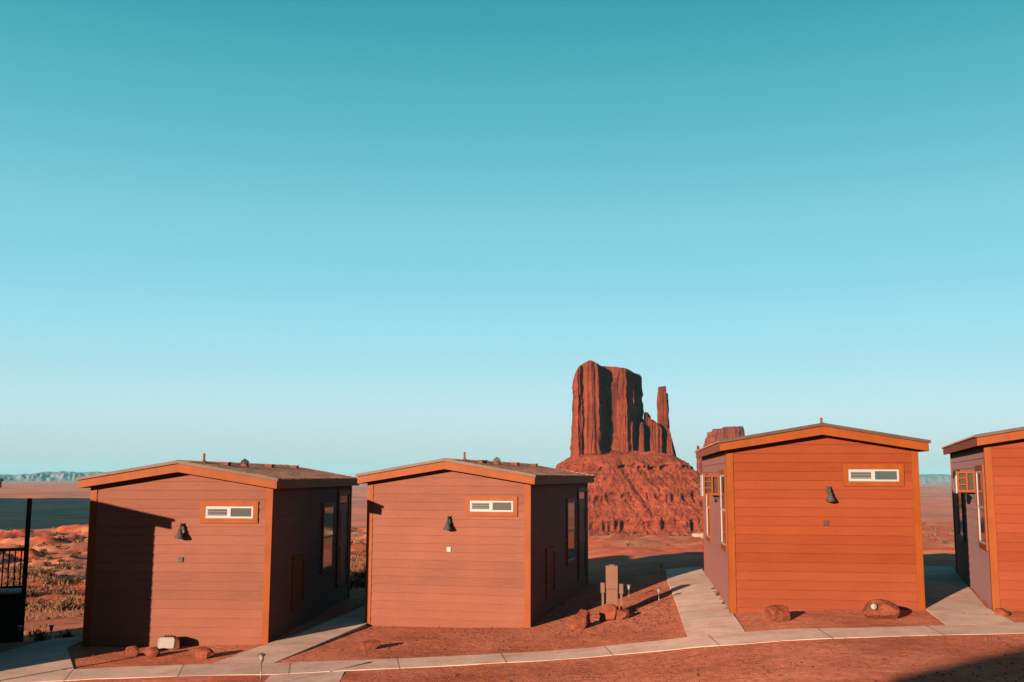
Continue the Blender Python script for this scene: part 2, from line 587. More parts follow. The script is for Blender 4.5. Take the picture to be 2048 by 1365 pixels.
M['steel'] = mat_plain('brushed_steel', (0.065, 0.058, 0.056), 0.35, 0.1, 9, 0.5, 0.6, 0)
M['lens'] = mat_plain('frosted_lens', (0.08, 0.07, 0.066), 0.25, 0.05, 9, 0.5, 0, 0)
M['dirt'] = mat_dirt()
M['concrete'] = mat_concrete()
M['butte'] = mat_rock('red_sandstone_cliff', (0.027, 0.0055, 0.0031), (0.094, 0.0196, 0.0092), 0.035, 0.22, 3.0, 0.16)
M['talus'] = mat_rock('red_talus', (0.052, 0.0100, 0.0048), (0.105, 0.0225, 0.0110), 0.05, 0.9, 2.2, 0.18)
M['stone'] = mat_rock('red_boulder', (0.048, 0.0115, 0.006), (0.108, 0.030, 0.017), 5.0, 1.6, 0.12)
M['stone_pale'] = mat_rock('pale_boulder', (0.11, 0.07, 0.055), (0.17, 0.115, 0.09), 0.8, 1.0, 0.1)
M['gravel'] = mat_rock('mixed_gravel', (0.035, 0.010, 0.0062), (0.085, 0.031, 0.021), 5.0, 1.0, 0.01)
M['hills'] = mat_rock('hazed_hill_rock', (0.055, 0.058, 0.066), (0.12, 0.118, 0.12), 0.0012, 2.0, 60.0)  # pale bluish haze put into the rock colour
M['sage'] = mat_leaf('sage_leaf', (0.024, 0.014, 0.008), (0.066, 0.038, 0.020))
M['drygrass'] = mat_leaf('dry_grass_blade', (0.05, 0.022, 0.012), (0.105, 0.055, 0.033))
M['twig'] = mat_plain('grey_twig', (0.05, 0.03, 0.02), 0.9, 0.2, 9)
M['adobe'] = mat_plain('adobe_plaster', (0.25, 0.10, 0.06), 0.9, 0.15, 2)

# ------------------------------------------------------------------ ground height
PX = np.array([-40, -14, -9, -6.6, -4.8, -3.2, -1.4, .4, 1.6, 2.8, 3.6, 4.4, 5.4, 6.8, 8, 9.2, 14, 40.])
PZ = np.array([-3.55, -3.45, -3.38, -3.33, -3.27, -3.25, -3.22, -3.16, -3.07, -2.9, -2.76, -2.66, -2.58, -2.54, -2.52, -2.47, -2.42, -2.3])
_fx = np.linspace(-60, 60, 1201)
_k = np.hanning(15); _k /= _k.sum()
_fz = np.convolve(np.pad(np.interp(_fx, PX, PZ), 7, 'edge'), _k, 'valid')


def zbase(x, y):
    p = np.interp(x, _fx, _fz)
    w = 1 - ss(1.0, 12.5, y)
    return p * (1 - w) - 1.66 * w


def zg(x, y, detail=True):
    """height of the ground: bench with the cabins, scrub slope, rim, valley floor"""
    x = np.asarray(x, float); y = np.asarray(y, float)
    r = np.hypot(x, y)
    az = np.degrees(np.arctan2(x, y))
    z = zbase(x, np.where(np.abs(az) > 90, -np.abs(y), y))
    d = np.interp(np.where(y > 0, r, 0), [0, 32, 45, 60, 100, 140, 250, 400, 1e6], [0, 0, .7, 1.5, 3.6, 5.5, 8.9, 12.5, 13])
    d = d * ss(70, 40, np.abs(az))
    z = z - d - ss(-15, -21, az) * ss(23.5, 29, r) * (1 - ss(34, 75, r)) * 0.75 * (y > 0)
    rim = np.interp(az, [-60, -27, -20, -9, 0, 6, 11, 20, 26, 60], [260, 250, 270, 260, 150, 140, 150, 330, 360, 330])
    rim = rim * (1 + 0.08 * fbm(az * 0.4, 3.1, 0, 3))
    t = ss(1.0, 1.9, r / rim) * ss(100, 70, np.abs(az))
    valley = -110 + 3.5 * fbm(x / 900, y / 900, 0.5, 4) + 1.2 * fbm(x / 160, y / 160, 2.5, 3)
    z = z * (1 - t) + valley * t
    if detail:
        z = z + 0.005 * fbm(x * 1.1, y * 1.1, 0, 4) * ss(0, 6, r)
        m = ss(36, 52, r) * (1 - t)
        hum = fbm(x / 7.0, y / 10.0, 7.7, 6, 0.58)
        amp = np.interp(az, [-40, -20, -5, 4, 12, 40], [1.0, 1.0, .8, .45, .4, .5]) * np.interp(r, [36, 60, 120, 300], [.35, .8, 1.05, 1.3])
        z = z + m * amp * (np.maximum(hum, -0.25) + 0.1)
        z = z + m * 0.08 * fbm(x / 1.3, y / 1.3, 1.7, 3)
    return z


def gz(x, y):
    return float(zg(x, y))


# ------------------------------------------------------------------ ground sheet
az_f = np.concatenate([np.arange(-180, -40, 4.0), np.arange(-40, 40, 0.22), np.arange(40, 180, 4.0)])
rr_ = [0.8]
while rr_[-1] < 34000:
    rr_.append(rr_[-1] * (1.022 if rr_[-1] < 8 or rr_[-1] > 400 else 1.0125))
rr_ = np.array([0.0] + rr_)
A, RR = np.meshgrid(np.radians(az_f), rr_)
GX, GY = RR * np.sin(A), RR * np.cos(A)
GZ = zg(GX, GY)
g_me = grid_mesh('ground', np.stack([GX, GY, GZ], -1), wrap=True)
g_me.materials.append(M['dirt'])
ground = link('ground', g_me)
tag(ground, 'red desert ground sloping to the valley floor', kind='structure')


# ------------------------------------------------------------------ concrete paths
def ribbon(name, far, near, lift, label, sub=0.25):
    """walk strip between two outlines (world xy), with real thickness"""
    def resample(pts, n):
        p = np.array(pts, float)
        s = np.concatenate([[0], np.cumsum(np.hypot(*np.diff(p, axis=0).T))])
        q = np.linspace(0, s[-1], n)
        return np.stack([np.interp(q, s, p[:, 0]), np.interp(q, s, p[:, 1])], 1), s[-1]
    L = resample(far, 2)[1]
    n = max(4, int(L / sub))
    a, _ = resample(far, n)
    b, _ = resample(near, n)
    k = 6
    t = np.linspace(0, 1, k)[None, :, None]
    P = a[:, None, :] * (1 - t) + b[:, None, :] * t
    l0, l1 = lift if isinstance(lift, tuple) else (lift, lift)
    z = zg(P[..., 0], P[..., 1], False) + (l0 + (l1 - l0) * np.clip(np.linspace(0, 2.2, n), 0, 1))[:, None]
    top = np.concatenate([P, z[..., None]], -1)
    lo_a = top[:, :1].copy(); lo_a[..., 2] -= 0.28
    lo_b = top[:, -1:].copy(); lo_b[..., 2] -= 0.28
    full = np.concatenate([lo_a, top, lo_b], 1)
    me = grid_mesh(name, full, smooth=False)
    uvl = me.uv_layers.new(name='UVMap')
    s = np.concatenate([[0], np.cumsum(np.hypot(*np.diff((a + b) / 2, axis=0).T))])
    wdt = float(np.hypot(*(a[0] - b[0])))
    vcol = np.concatenate([[-0.1], np.linspace(0, wdt, k), [wdt + 0.1]])
    UV = np.stack(np.broadcast_arrays(s[:, None], vcol[None, :]), -1).reshape(-1, 2)
    li = np.zeros(len(me.loops), dtype=np.int32)
    me.loops.foreach_get('vertex_index', li)
    uvl.data.foreach_set('uv', UV[li].reshape(-1).astype(np.float32))
    # end caps
    bm = bmesh.new(); bm.from_mesh(me)
    bm.verts.ensure_lookup_table()
    m_ = full.shape[1]
    bm.faces.new([bm.verts[i] for i in range(m_)])
    bm.faces.new([bm.verts[(n - 1) * m_ + i] for i in reversed(range(m_))])
    bmesh.ops.recalc_face_normals(bm, faces=bm.faces)
    bm.to_mesh(me); bm.free()
    me.materials.append(M['concrete'])
    o = link(name, me)
    tag(o, label, kind='structure')
    return o


ribbon('path', [(-13.2, 18.2), (-8.84, 18.51), (-7.61, 18.55), (-6.83, 18.74), (-5.28, 18.78), (-4.3, 18.72), (-2.85, 18.94), (-0.15, 19.33), (1.8, 19.38), (3.15, 19.04),
                (4.11, 18.69), (5.95, 18.30), (7.54, 18.38), (8.75, 18.48), (12, 18.1)],
       [(-12.8, 17.1), (-8.3, 17.41), (-7.22, 17.56), (-6.85, 17.66), (-5.31, 17.68), (-3.93, 17.68), (-2.71, 17.98), (-0.08, 18.4), (1.71, 18.41), (3.13, 17.98),
        (3.84, 17.58), (5.63, 17.28), (7.1, 17.35), (8.36, 17.35), (11.8, 17.0)], 0.008, 'long curved concrete walk in front of the cabins')
ribbon('path', [(-9.95, 18.5), (-9.62, 21.1), (-9.44, 23.9)], [(-7.60, 18.60), (-8.70, 20.9), (-8.66, 23.9)], (0.010, 0.03), 'concrete spur between the left edge and the first full cabin')
ribbon('path', [(-5.24, 18.83), (-4.72, 20.83), (-4.36, 21.94), (-3.75, 25.4), (-3.3, 29.0)], [(-4.15, 18.80), (-3.18, 23.01), (-3.1, 23.6), (-2.55, 25.6), (-2.1, 29.0)], (0.010, 0.065), 'concrete spur between the two pinkish cabins')
ribbon('path', [(3.16, 19.06), (3.65, 23.5), (4.13, 28.05), (4.45, 30.47)], [(4.12, 18.72), (4.72, 24.0), (5.24, 28.6), (5.45, 30.3)], (0.009, 0.03), 'concrete ramp along the orange cabin beside the butte')
ribbon('path', [(7.55, 18.45), (8.15, 21.11), (9.6, 25.6), (11.2, 29.6)], [(8.76, 18.50), (9.12, 20.35), (10.75, 25.1), (12.2, 29.2)], (0.010, 0.02), 'concrete ramp between the two orange cabins')
ribbon('path', [(-3.95, 17.62), (-3.92, 17.1), (-3.86, 15.6)], [(-2.78, 17.90), (-2.73, 17.2), (-2.62, 15.6)], 0.009, 'short concrete walk leading towards the viewer')

# ------------------------------------------------------------------ cabins
CW, CL, HE, FH, OS, OF, OR_ = 3.66, 7.77, 3.265, 0.19, 0.17, 0.28, 0.31
cache = {}


def part(key, name, mat, parent, fn, smooth=False, bevel=0.0):
    if key not in cache:
        mb = MB()
        fn(mb)
        me = mb.mesh(name)
        me.materials.append(mat)
        cache[key] = me
    return link(name, cache[key], parent, smooth, bevel)


def wall_fn(rise):
    hw = CW / 2
    ex = hw + OS
    slope = rise / ex
    zr = HE + rise - 0.06           # underside of roof at ridge
    def half(z):
        return min(hw, max(0.0, (zr - z) / slope))
    def fn(mb):
        z = -0.35
        lip, thin = 0.016, 0.003
        top_gable = zr
        while z < top_gable - 0.001:
            z1 = min(z + COURSE, top_gable)
            for y, sg in ((0.0, -1), (CL, 1)):
                w0, w1 = half(z), half(z1)
                mb.quad((-w0, y + sg * lip, z), (w0, y + sg * lip, z), (w1, y + sg * thin, z1), (-w1, y + sg * thin, z1))
                mb.quad((-w0, y, z), (w0, y, z), (w0, y + sg * lip, z), (-w0, y + sg * lip, z))
            if z < HE - 0.12:
                z1s = min(z1, HE - 0.08)
                for x, sg in ((-hw, -1), (hw, 1)):
                    mb.quad((x + sg * lip, 0, z), (x + sg * lip, CL, z), (x + sg * thin, CL, z1s), (x + sg * thin, 0, z1s))
                    mb.quad((x, 0, z), (x, CL, z), (x + sg * lip, CL, z), (x + sg * lip, 0, z))
            z = z1
        # inner shell so the walls are closed
        mb.prism([(-hw, 0, -0.35), (hw, 0, -0.35), (hw, 0, HE - 0.08), (0, 0, zr - 0.02), (-hw, 0, HE - 0.08)], (0, CL, 0))
    return fn


def roof_fn(rise):
    ex = CW / 2 + OS + 0.03
    def fn(mb):
        y0, y1 = -OF - 0.03, CL + OR_ + 0.03
        sl_ = rise / (CW / 2 + OS)
        n = 14
        for sg in (-1, 1):
            for i in range(n):
                xa, xb = ex * i / n, ex * (i + 1) / n
                za, zb = HE + rise - sl_ * xa, HE + rise - sl_ * xb
                # lower edge of each course stands 9 mm proud
                mb.quad((sg * xa, y0, za + 0.012), (sg * xa, y1, za + 0.012), (sg * xb, y1, zb + 0.022), (sg * xb, y0, zb + 0.022))
                mb.quad((sg * xb, y0, zb + 0.022), (sg * xb, y1, zb + 0.022), (sg * xb, y1, zb + 0.011), (sg * xb, y0, zb + 0.011))
            zb = HE + rise - sl_ * ex
            for y in (y0, y1):
                mb.quad((0, y, HE + rise + 0.012), (sg * ex, y, zb + 0.022), (sg * ex, y, zb - 0.006), (0, y, HE + rise - 0.006))
            mb.quad((sg * ex, y0, zb + 0.022), (sg * ex, y1, zb + 0.022), (sg * ex, y1, zb - 0.006), (sg * ex, y0, zb - 0.006))
            # ridge cap
            mb.quad((0, y0, HE + rise + 0.036), (0, y1, HE + rise + 0.036), (sg * 0.16, y1, HE + rise - sl_ * 0.16 + 0.026), (sg * 0.16, y0, HE + rise - sl_ * 0.16 + 0.026))
    return fn


def fascia_fn(rise):
    ex = CW / 2 + OS
    def fn(mb):
        th = 0.035
        for y, d in ((-OF, th), (CL + OR_ - th, th)):
            for sg in (-1, 1):
                mb.prism([(0, y, HE + rise - 0.008), (sg * ex, y, HE - 0.008), (sg * ex, y, HE - FH), (0, y, HE + rise - FH - 0.012)], (0, d, 0))
        for sg in (-1, 1):
            x0, x1 = sorted((sg * ex, sg * (ex - th)))
            mb.box(x0, x1, -OF + th, CL + OR_ - th, HE - FH, HE - 0.012)
    return fn


def soffit_fn(rise):
    ex = CW / 2 + OS - 0.036
    def fn(mb):
        sl_ = rise / (CW / 2 + OS)
        for sg in (-1, 1):
            mb.prism([(0, -OF + 0.036, HE + rise - 0.10), (sg * ex, -OF + 0.036, HE + rise - 0.10 - sl_ * ex), (sg * ex, -OF + 0.036, HE + rise - 0.12 - sl_ * ex), (0, -OF + 0.036, HE + rise - 0.12)],
                     (0, CL + OF + OR_ - 0.072, 0))
    return fn


def drip_fn(rise, y):
    ex = CW / 2 + OS + 0.031
    def fn(mb):
        sl_ = rise / (CW / 2 + OS)
        za, zb = HE + rise + 0.03, HE + rise - sl_ * ex + 0.026
        mb.prism([(-ex, y, zb), (0, y, za), (ex, y, zb), (ex, y, zb - 0.06), (0, y, za - 0.06), (-ex, y, zb - 0.06)], (0, 0.012, 0))
    return fn


def frame_ring(mb, axis, pos, a0, a1, z0, z1, w, d0, d1):
    """rectangular ring on a wall; axis 'y' = front wall at y=pos facing -y; 'x+' / 'x-' side walls"""
    def bx(u0, u1, v0, v1):
        if axis == 'y': mb.box(u0, u1, pos - d1, pos - d0, v0, v1)
        elif axis == 'x+': mb.box(pos + d0, pos + d1, u0, u1, v0, v1)
        else: mb.box(pos - d1, pos - d0, u0, u1, v0, v1)
    bx(a0, a1, z1 - w, z1)
    bx(a0, a1, z0, z0 + w)
    bx(a0, a0 + w, z0 + w, z1 - w)
    bx(a1 - w, a1, z0 + w, z1 - w)


def slab(mb, axis, pos, a0, a1, z0, z1, d0, d1):
    if axis == 'y': mb.box(a0, a1, pos - d1, pos - d0, z0, z1)
    elif axis == 'x+': mb.box(pos + d0, pos + d1, a0, a1, z0, z1)
    else: mb.box(pos - d1, pos - d0, a0, a1, z0, z1)


def window(key, parent, axis, pos, a0, a1, z0, z1, tw, kind):
    """trim, cream frame, two panes; kind 'slider' or 'hung'"""
    w = part(key, 'window', M['trim'], parent, lambda mb: frame_ring(mb, axis, pos, a0, a1, z0, z1, tw, 0.0, 0.042))
    i0, i1, j0, j1 = a0 + tw, a1 - tw, z0 + tw, z1 - tw
    fw = 0.035
    def fr(mb):
        frame_ring(mb, axis, pos, i0, i1, j0, j1, fw, 0.0, 0.034)
        if kind == 'slider':
            c = (i0 + i1) / 2
            slab(mb, axis, pos, c - 0.028, c + 0.028, j0 + fw, j1 - fw, 0.0, 0.031)
            frame_ring(mb, axis, pos, i0 + fw, c - 0.028, j0 + fw, j1 - fw, 0.017, 0.0, 0.027)
        else:
            c = (j0 + j1) / 2
            slab(mb, axis, pos, i0 + fw, i1 - fw, c - 0.022, c + 0.022, 0.0, 0.031)
    part(key + 'f', 'frame', M['vinyl'], w, fr)
    if kind == 'slider':
        c = (i0 + i1) / 2
        def blind(mb):
            for k in range(3):
                z = j0 + fw + 0.035 + k * 0.05
                slab(mb, axis, pos, i0 + fw + 0.03, c - 0.05, z, z + 0.016, 0.022, 0.0235)
        part(key + 'b', 'blind', M['blind'], w, blind)
        part(key + 'p', 'pane', M['glass'], w, lambda mb: slab(mb, axis, pos, i0 + fw, c - 0.028, j0 + fw, j1 - fw, 0.0, 0.0205))
        part(key + 'q', 'pane', M['glass'], w, lambda mb: slab(mb, axis, pos, c + 0.028, i1 - fw, j0 + fw, j1 - fw, 0.0, 0.0205))
    else:
        c = (j0 + j1) / 2
        part(key + 'p', 'pane', M['glass'], w, lambda mb: slab(mb, axis, pos, i0 + fw, i1 - fw, j0 + fw, c - 0.022, 0.0, 0.0205))
        part(key + 'q', 'pane', M['glass'], w, lambda mb: slab(mb, axis, pos, i0 + fw, i1 - fw, c + 0.022, j1 - fw, 0.0, 0.0235))
    return w


def lathe(mb, prof, n=20, c=(0, 0, 0)):
    vs = [(c[0] + r * math.cos(2 * math.pi * k / n), c[1] + r * math.sin(2 * math.pi * k / n), c[2] + z) for r, z in prof for k in range(n)]
    fs = [(i * n + k, i * n + (k + 1) % n, (i + 1) * n + (k + 1) % n, (i + 1) * n + k) for i in range(len(prof) - 1) for k in range(n)]
    fs += [tuple(range(n - 1, -1, -1)), tuple(range((len(prof) - 1) * n, len(prof) * n))]
    mb.add(vs, fs)


def cabin(loc, yaw, label, variant, rise=0.335, cooler=False, outlet='grey', lampx=0.05):
    v = variant + ('%.2f' % rise)
    root = empty('cabin', loc, -yaw)
    tag(root, label, 'cabin', 'brown cabins in a row')
    sid = M['siding_' + variant]
    hw = CW / 2
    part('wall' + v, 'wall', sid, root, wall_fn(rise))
    roof = part('roof' + v, 'roof', M['shingle'], root, roof_fn(rise))
    sl_ = rise / (hw + OS)
    zr = lambda x: HE + rise - sl_ * abs(x)
    part('drip' + v, 'drip_edge', M['drip'], roof, drip_fn(rise, -OF - 0.044))
    part('dripr' + v, 'drip_edge', M['drip'], roof, drip_fn(rise, CL + OR_ + 0.032))
    part('fascia' + v, 'fascia', M['trim'], root, fascia_fn(rise))
    part('soffit' + v, 'soffit', M['soffit'], root, soffit_fn(rise))
    # vents on the roof
    def pipe(mb):
        lathe(mb, [(0.075, -0.03), (0.07, 0.01), (0.03, 0.07), (0.024, 0.09), (0.024, 0.215), (0.019, 0.215), (0.019, 0.20)], 14, (0.16, 0.75, zr(0.16)))
    part('pipe' + v, 'vent_pipe', M['pipe'], roof, pipe, True)
    def boxvent(y, x):
        def fn(mb):
            z = zr(x)
            mb.box(x - 0.085, x + 0.085, y - 0.11, y + 0.11, z - 0.02, z + 0.06, 0)
            mb.box(x - 0.105, x + 0.105, y - 0.13, y + 0.13, z + 0.061, z + 0.08, 0)
        return fn
    for k, (y, x) in enumerate(((1.55, 0.36), (4.7, 0.42), (7.1, 0.42))):
        part('bv%d' % k + v, 'roof_vent', M['pipe'], roof, boxvent(y, x), False)
    def dome_base(mb):
        lathe(mb, [(0.10, -0.05), (0.10, 0.015), (0.07, 0.07), (0.07, 0.09), (0.015, 0.095)], 16, (0.47, 2.55, zr(0.47)))
    db = part('domeb' + v, 'turbine_vent', M['pipe'], roof, dome_base, True)
    def dome(mb):
        # open turbine hood: curved vanes arching over the collar
        c = Vector((0.47, 2.55, zr(0.47) + 0.085))
        for k in range(10):
            a0, a1 = 2 * math.pi * k / 10, 2 * math.pi * (k + 0.6) / 10
            prev = None
            for j in range(7):
                t = j / 6 * math.pi * 0.5
                rr, zz = 0.092 * math.cos(t) + 0.006, 0.092 * math.sin(t)
                cur = [c + Vector((rr * math.cos(a), rr * math.sin(a), zz)) for a in (a0, a1)]
                cur_in = [p - Vector((0.004 * math.cos(a0), 0.004 * math.sin(a0), 0.003)) for p in cur]
                if prev:
                    mb.quad(prev[0], prev[1], cur[1], cur[0])
                prev = cur
        lathe(mb, [(0.032, 0.091), (0.028, 0.101), (0.003, 0.103)], 12, tuple(c))
    part('dome' + v, 'turbine_vanes', M['metal_dark'], db, dome, True)
    # corner boards
    cb, th = 0.105, 0.028
    for k, (x, y) in enumerate(((-hw, 0), (hw, 0), (-hw, CL), (hw, CL))):
        sx, sy = (1 if x > 0 else -1), (1 if y > 0 else -1)
        def fn(mb, x=x, y=y, sx=sx, sy=sy):
            zt = HE - 0.10
            xa, xb = sorted((x + sx * th, x - sx * cb)); ya, yb = sorted((y + sy * th, y))
            mb.box(xa, xb, ya, yb, -0.35, zt)
            xa, xb = sorted((x + sx * th, x)); ya, yb = sorted((y - sy * 0.0005, y - sy * cb))
            mb.box(xa, xb, ya, yb, -0.35, zt)
        part('corner%d' % k + v, 'corner_board', M['trim'], root, fn)
    # front
    window('fw', root, 'y', 0.0, 0.41, 1.57, 2.39, 2.82, 0.098, 'slider')
    lx, lz = lampx, 2.10
    def lplate(mb):
        mb.box(lx - 0.05, lx + 0.05, -0.035, 0.0, lz + 0.15, lz + 0.29)
        mb.tube([(lx, -0.03, lz + 0.24), (lx, -0.09, lz + 0.27), (lx, -0.135, lz + 0.22), (lx, -0.14, lz + 0.165)], 0.018, 8)
    lamp = part('lampplate%.2f' % lx, 'wall_lamp', M['lamp'], root, lplate)
    part('lampshade%.2f' % lx, 'lamp_shade', M['lamp'], lamp, lambda mb: lathe(mb, [(0.100, 0.0), (0.103, 0.010), (0.040, 0.125), (0.036, 0.165), (0.016, 0.178)], 20, (lx, -0.145, lz)), True)
    part('lampglass%.2f' % lx, 'bulb_glass', M['lens'], lamp, lambda mb: lathe(mb, [(0.05, -0.016), (0.085, 0.001), (0.02, 0.01)], 14, (lx, -0.145, lz)), True)
    om = {'grey': M['outlet_grey'], 'white': M['vinyl']}[outlet]
    ol = part('outlet' + outlet, 'outlet_cover', om, root, lambda mb: (mb.box(0.0, 0.095, -0.034, 0.0, 1.62, 1.72), mb.box(0.01, 0.085, -0.042, -0.0345, 1.63, 1.668), mb.box(0.01, 0.085, -0.042, -0.0345, 1.674, 1.71)))
    # right side: hatch, window, door
    def hatch(mb):
        frame_ring(mb, 'x+', hw, 1.70, 2.75, 0.50, 1.60, 0.10, 0.0, 0.04)
        slab(mb, 'x+', hw, 1.80, 2.65, 0.60, 1.50, 0.0, 0.024)
    part('hatch' + v, 'access_hatch', M['trim'], root, hatch)
    window('rw', root, 'x+', hw, 4.40, 5.72, 1.0, 2.69, 0.10, 'hung')
    def dframe(mb):
        mb.box(hw + 0.0, hw + 0.045, 6.10, 6.22, 0.5, 2.95)
        mb.box(hw + 0.0, hw + 0.045, 7.36, 7.48, 0.5, 2.95)
        mb.box(hw + 0.0, hw + 0.045, 6.22, 7.36, 2.83, 2.95)
    dr = part('door' + v, 'door', M['door'], root, lambda mb: (slab(mb, 'x+', hw, 6.24, 7.34, 0.52, 2.62, 0.0, 0.024), frame_ring(mb, 'x+', hw, 6.40, 7.18, 1.7, 2.45, 0.05, 0.0245, 0.034), frame_ring(mb, 'x+', hw, 6.40, 7.18, 0.7, 1.5, 0.05, 0.0245, 0.034)))
    part('doorframe' + v, 'door_frame', M['trim'], dr, dframe)
    part('transom' + v, 'transom', M['glass'], dr, lambda mb: slab(mb, 'x+', hw, 6.24, 7.34, 2.64, 2.82, 0.0, 0.021))
    part('handle' + v, 'handle', M['steel'], dr, lambda mb: (mb.tube([(hw + 0.024, 6.34, 1.52), (hw + 0.07, 6.34, 1.52)], 0.012, 8), mb.tube([(hw + 0.07, 6.33, 1.52), (hw + 0.07, 6.45, 1.52)], 0.01, 8)))
    # left side: two tall windows, cooler
    window('lw', root, 'x-', -hw, 0.36, 1.70, 1.05, 2.72, 0.11, 'hung')
    window('lw2', root, 'x-', -hw, 5.0, 6.35, 0.95, 2.66, 0.11, 'hung')
    if cooler:
        y0, y1, z0, z1, px = 2.15, 2.85, 2.16, 2.60, 0.36
        ac = part('cool', 'window_cooler', M['trim'], root, lambda mb: (
            mb.box(-hw - px, -hw + 0.0, y0, y1, z0, z0 + 0.05), mb.box(-hw - px, -hw, y0, y1, z1 - 0.04, z1),
            mb.box(-hw - px, -hw - px + 0.045, y0, y0 + 0.045, z0 + 0.05, z1 - 0.04), mb.box(-hw - 0.04, -hw, y0, y0 + 0.045, z0 + 0.05, z1 - 0.04),
            mb.box(-hw - 0.18, -hw - 0.145, y0, y0 + 0.04, z0 + 0.05, z1 - 0.04),
            mb.box(-hw - px + 0.045, -hw - 0.18, y0, y0 + 0.035, z0 + 0.15, z0 + 0.175), mb.box(-hw - px + 0.045, -hw - 0.18, y0, y0 + 0.035, z0 + 0.29, z0 + 0.315),
            mb.box(-hw - px, -hw - px + 0.045, y1 - 0.045, y1, z0 + 0.05, z1 - 0.04)))
        part('coolbody', 'cooler_body', M['ac_grey'], ac, lambda mb: mb.box(-hw - px + 0.03, -hw, y0 + 0.05, y1 - 0.05, z0 + 0.051, z1 - 0.041))
        def grille(mb):
            mb.box(-hw - px - 0.02, -hw - px - 0.001, y0 - 0.01, y1 + 0.01, z0 - 0.02, z1 + 0.01)
            for k in range(9):
                z = z0 + 0.03 + k * 0.043
                mb.box(-hw - px - 0.03, -hw - px - 0.0205, y0 + 0.03, y1 - 0.03, z, z + 0.016)
        part('coolgrille', 'cooler_grille', M['vinyl'], ac, grille)
        part('coolbracket', 'bracket', M['metal_dark'], ac, lambda mb: mb.prism([(-hw, y0 + 0.2, z0 - 0.001), (-hw - 0.15, y0 + 0.2, z0 - 0.001), (-hw, y0 + 0.2, z0 - 0.18)], (0, 0.06, 0)))
    return root


cabin((-6.612, 21.001, -3.33), 0.0493, 'pinkish brown cabin with a sharp dark shadow covering the left half of its front', 'pink')
cabin((-1.391, 22.894, -3.239), 0.2297, 'pinkish brown cabin beside the tall butte, its front wholly sunlit', 'pink', outlet='white')
cabin((6.162, 20.747, -2.553), 0.1187, 'orange brown cabin right of the butte with two boulders before its front', 'orange', cooler=True, lampx=0.13)
cabin((10.89, 19.531, -2.455), 0.3205, 'orange brown cabin cut off by the right edge of the photo', 'orange', cooler=True, lampx=0.13)
YAW0 = -0.41
_c0, _s0 = math.cos(YAW0), math.sin(YAW0)
_wr = (-9.29, 17.87)                                  # its front right wall corner
cabin((_wr[0] - _c0 * CW / 2, _wr[1] + _s0 * CW / 2, -3.38), YAW0, 'cabin beyond the left edge of the photo, only its dark eave tip in view', 'pink', rise=0.46)


# ------------------------------------------------------------------ side landing of the left cabin
def landing():
    ox, oy = _wr
    def wp(lx, ly):
        return (ox + lx * _c0 + ly * _s0, oy - lx * _s0 + ly * _c0)
    p = wp(0.0, 6.9)
    root = empty('porch_deck', (p[0], p[1], gz(*p)), -YAW0)
    tag(root, 'dark raised porch landing with railing and tall corner post at the left edge', 'porch deck')
    z0 = gz(*p)
    top = -2.68 - z0
    mb = MB()
    for k in range(6):
        mb.box(0.06 + k * 0.135, 0.06 + k * 0.135 + 0.128, 0.0, 1.25, top - 0.035, top)
    mb.build('platform', M['deck'], root)
    mb = MB()
    mb.box(0.06, 0.86, 0.02, 0.05, -0.3, top - 0.036)
    mb.box(0.83, 0.86, 0.0505, 1.23, -0.3, top - 0.036)
    mb.build('skirt', M['dark_wood'], root)
    MB().box(0.78, 0.885, -0.06, 0.0195, -0.4, -0.54 - z0).build('post', M['dark_wood'], root)
    MB().box(0.02, 0.7795, -0.03, 0.015, top + 0.93, top + 1.0).build('top_rail', M['dark_wood'], root)
    MB().box(0.02, 0.7795, -0.03, 0.015, top + 0.09, top + 0.14).build('bottom_rail', M['dark_wood'], root)
    for k in range(6):
        x = 0.09 + k * 0.125
        MB().box(x, x + 0.032, -0.024, 0.008, top + 0.1405, top + 0.9295).build('baluster', M['dark_wood'], root)


landing()


# ------------------------------------------------------------------ small fixtures
def path_light(x, y, h, label, tilt=0.0):
    z = gz(x, y)
    root = empty('path_light', (x, y, z), 0)
    root.rotation_euler = (tilt, tilt * 0.6, 0)
    tag(root, label, 'path light', 'small path lights')
    def st(mb): mb.tube([(0, 0, -0.12), (0, 0, h - 0.12)], 0.011, 8)
    part('plstake%.2f' % h, 'stake', M['steel'], root, st, True)
    part('pllens%.2f' % h, 'lens', M['lens'], root, lambda mb: lathe(mb, [(0.026, h - 0.13), (0.042, h - 0.03), (0.02, h - 0.028)], 14), True)
    part('plcap%.2f' % h, 'cap', M['steel'], root, lambda mb: lathe(mb, [(0.06, h - 0.029), (0.062, h - 0.018), (0.03, h), (0.005, h + 0.003)], 16), True)


path_light(-3.88, 16.62, 0.52, 'small path light standing at the bottom edge before the concrete walk', 0.02)
path_light(2.81, 25.25, 0.36, 'small path light just right of the tan utility pedestal', 0.0)
path_light(3.33, 23.9, 0.34, 'small path light on the gravel at the edge of the concrete ramp', 0.03)
path_light(4.16, 29.2, 0.34, 'small path light in deep shade at the far end of the concrete ramp', 0.0)
path_light(-10.06, 23.3, 0.34, 'small path light in shade behind the concrete, the farther of the left pair', 0.0)
path_light(-10.35, 22.4, 0.34, 'small path light in shade close to the dark porch post', 0.02)
path_light(-3.75, 29.3, 0.34, 'small path light in shade between the two pinkish cabins', 0.0)


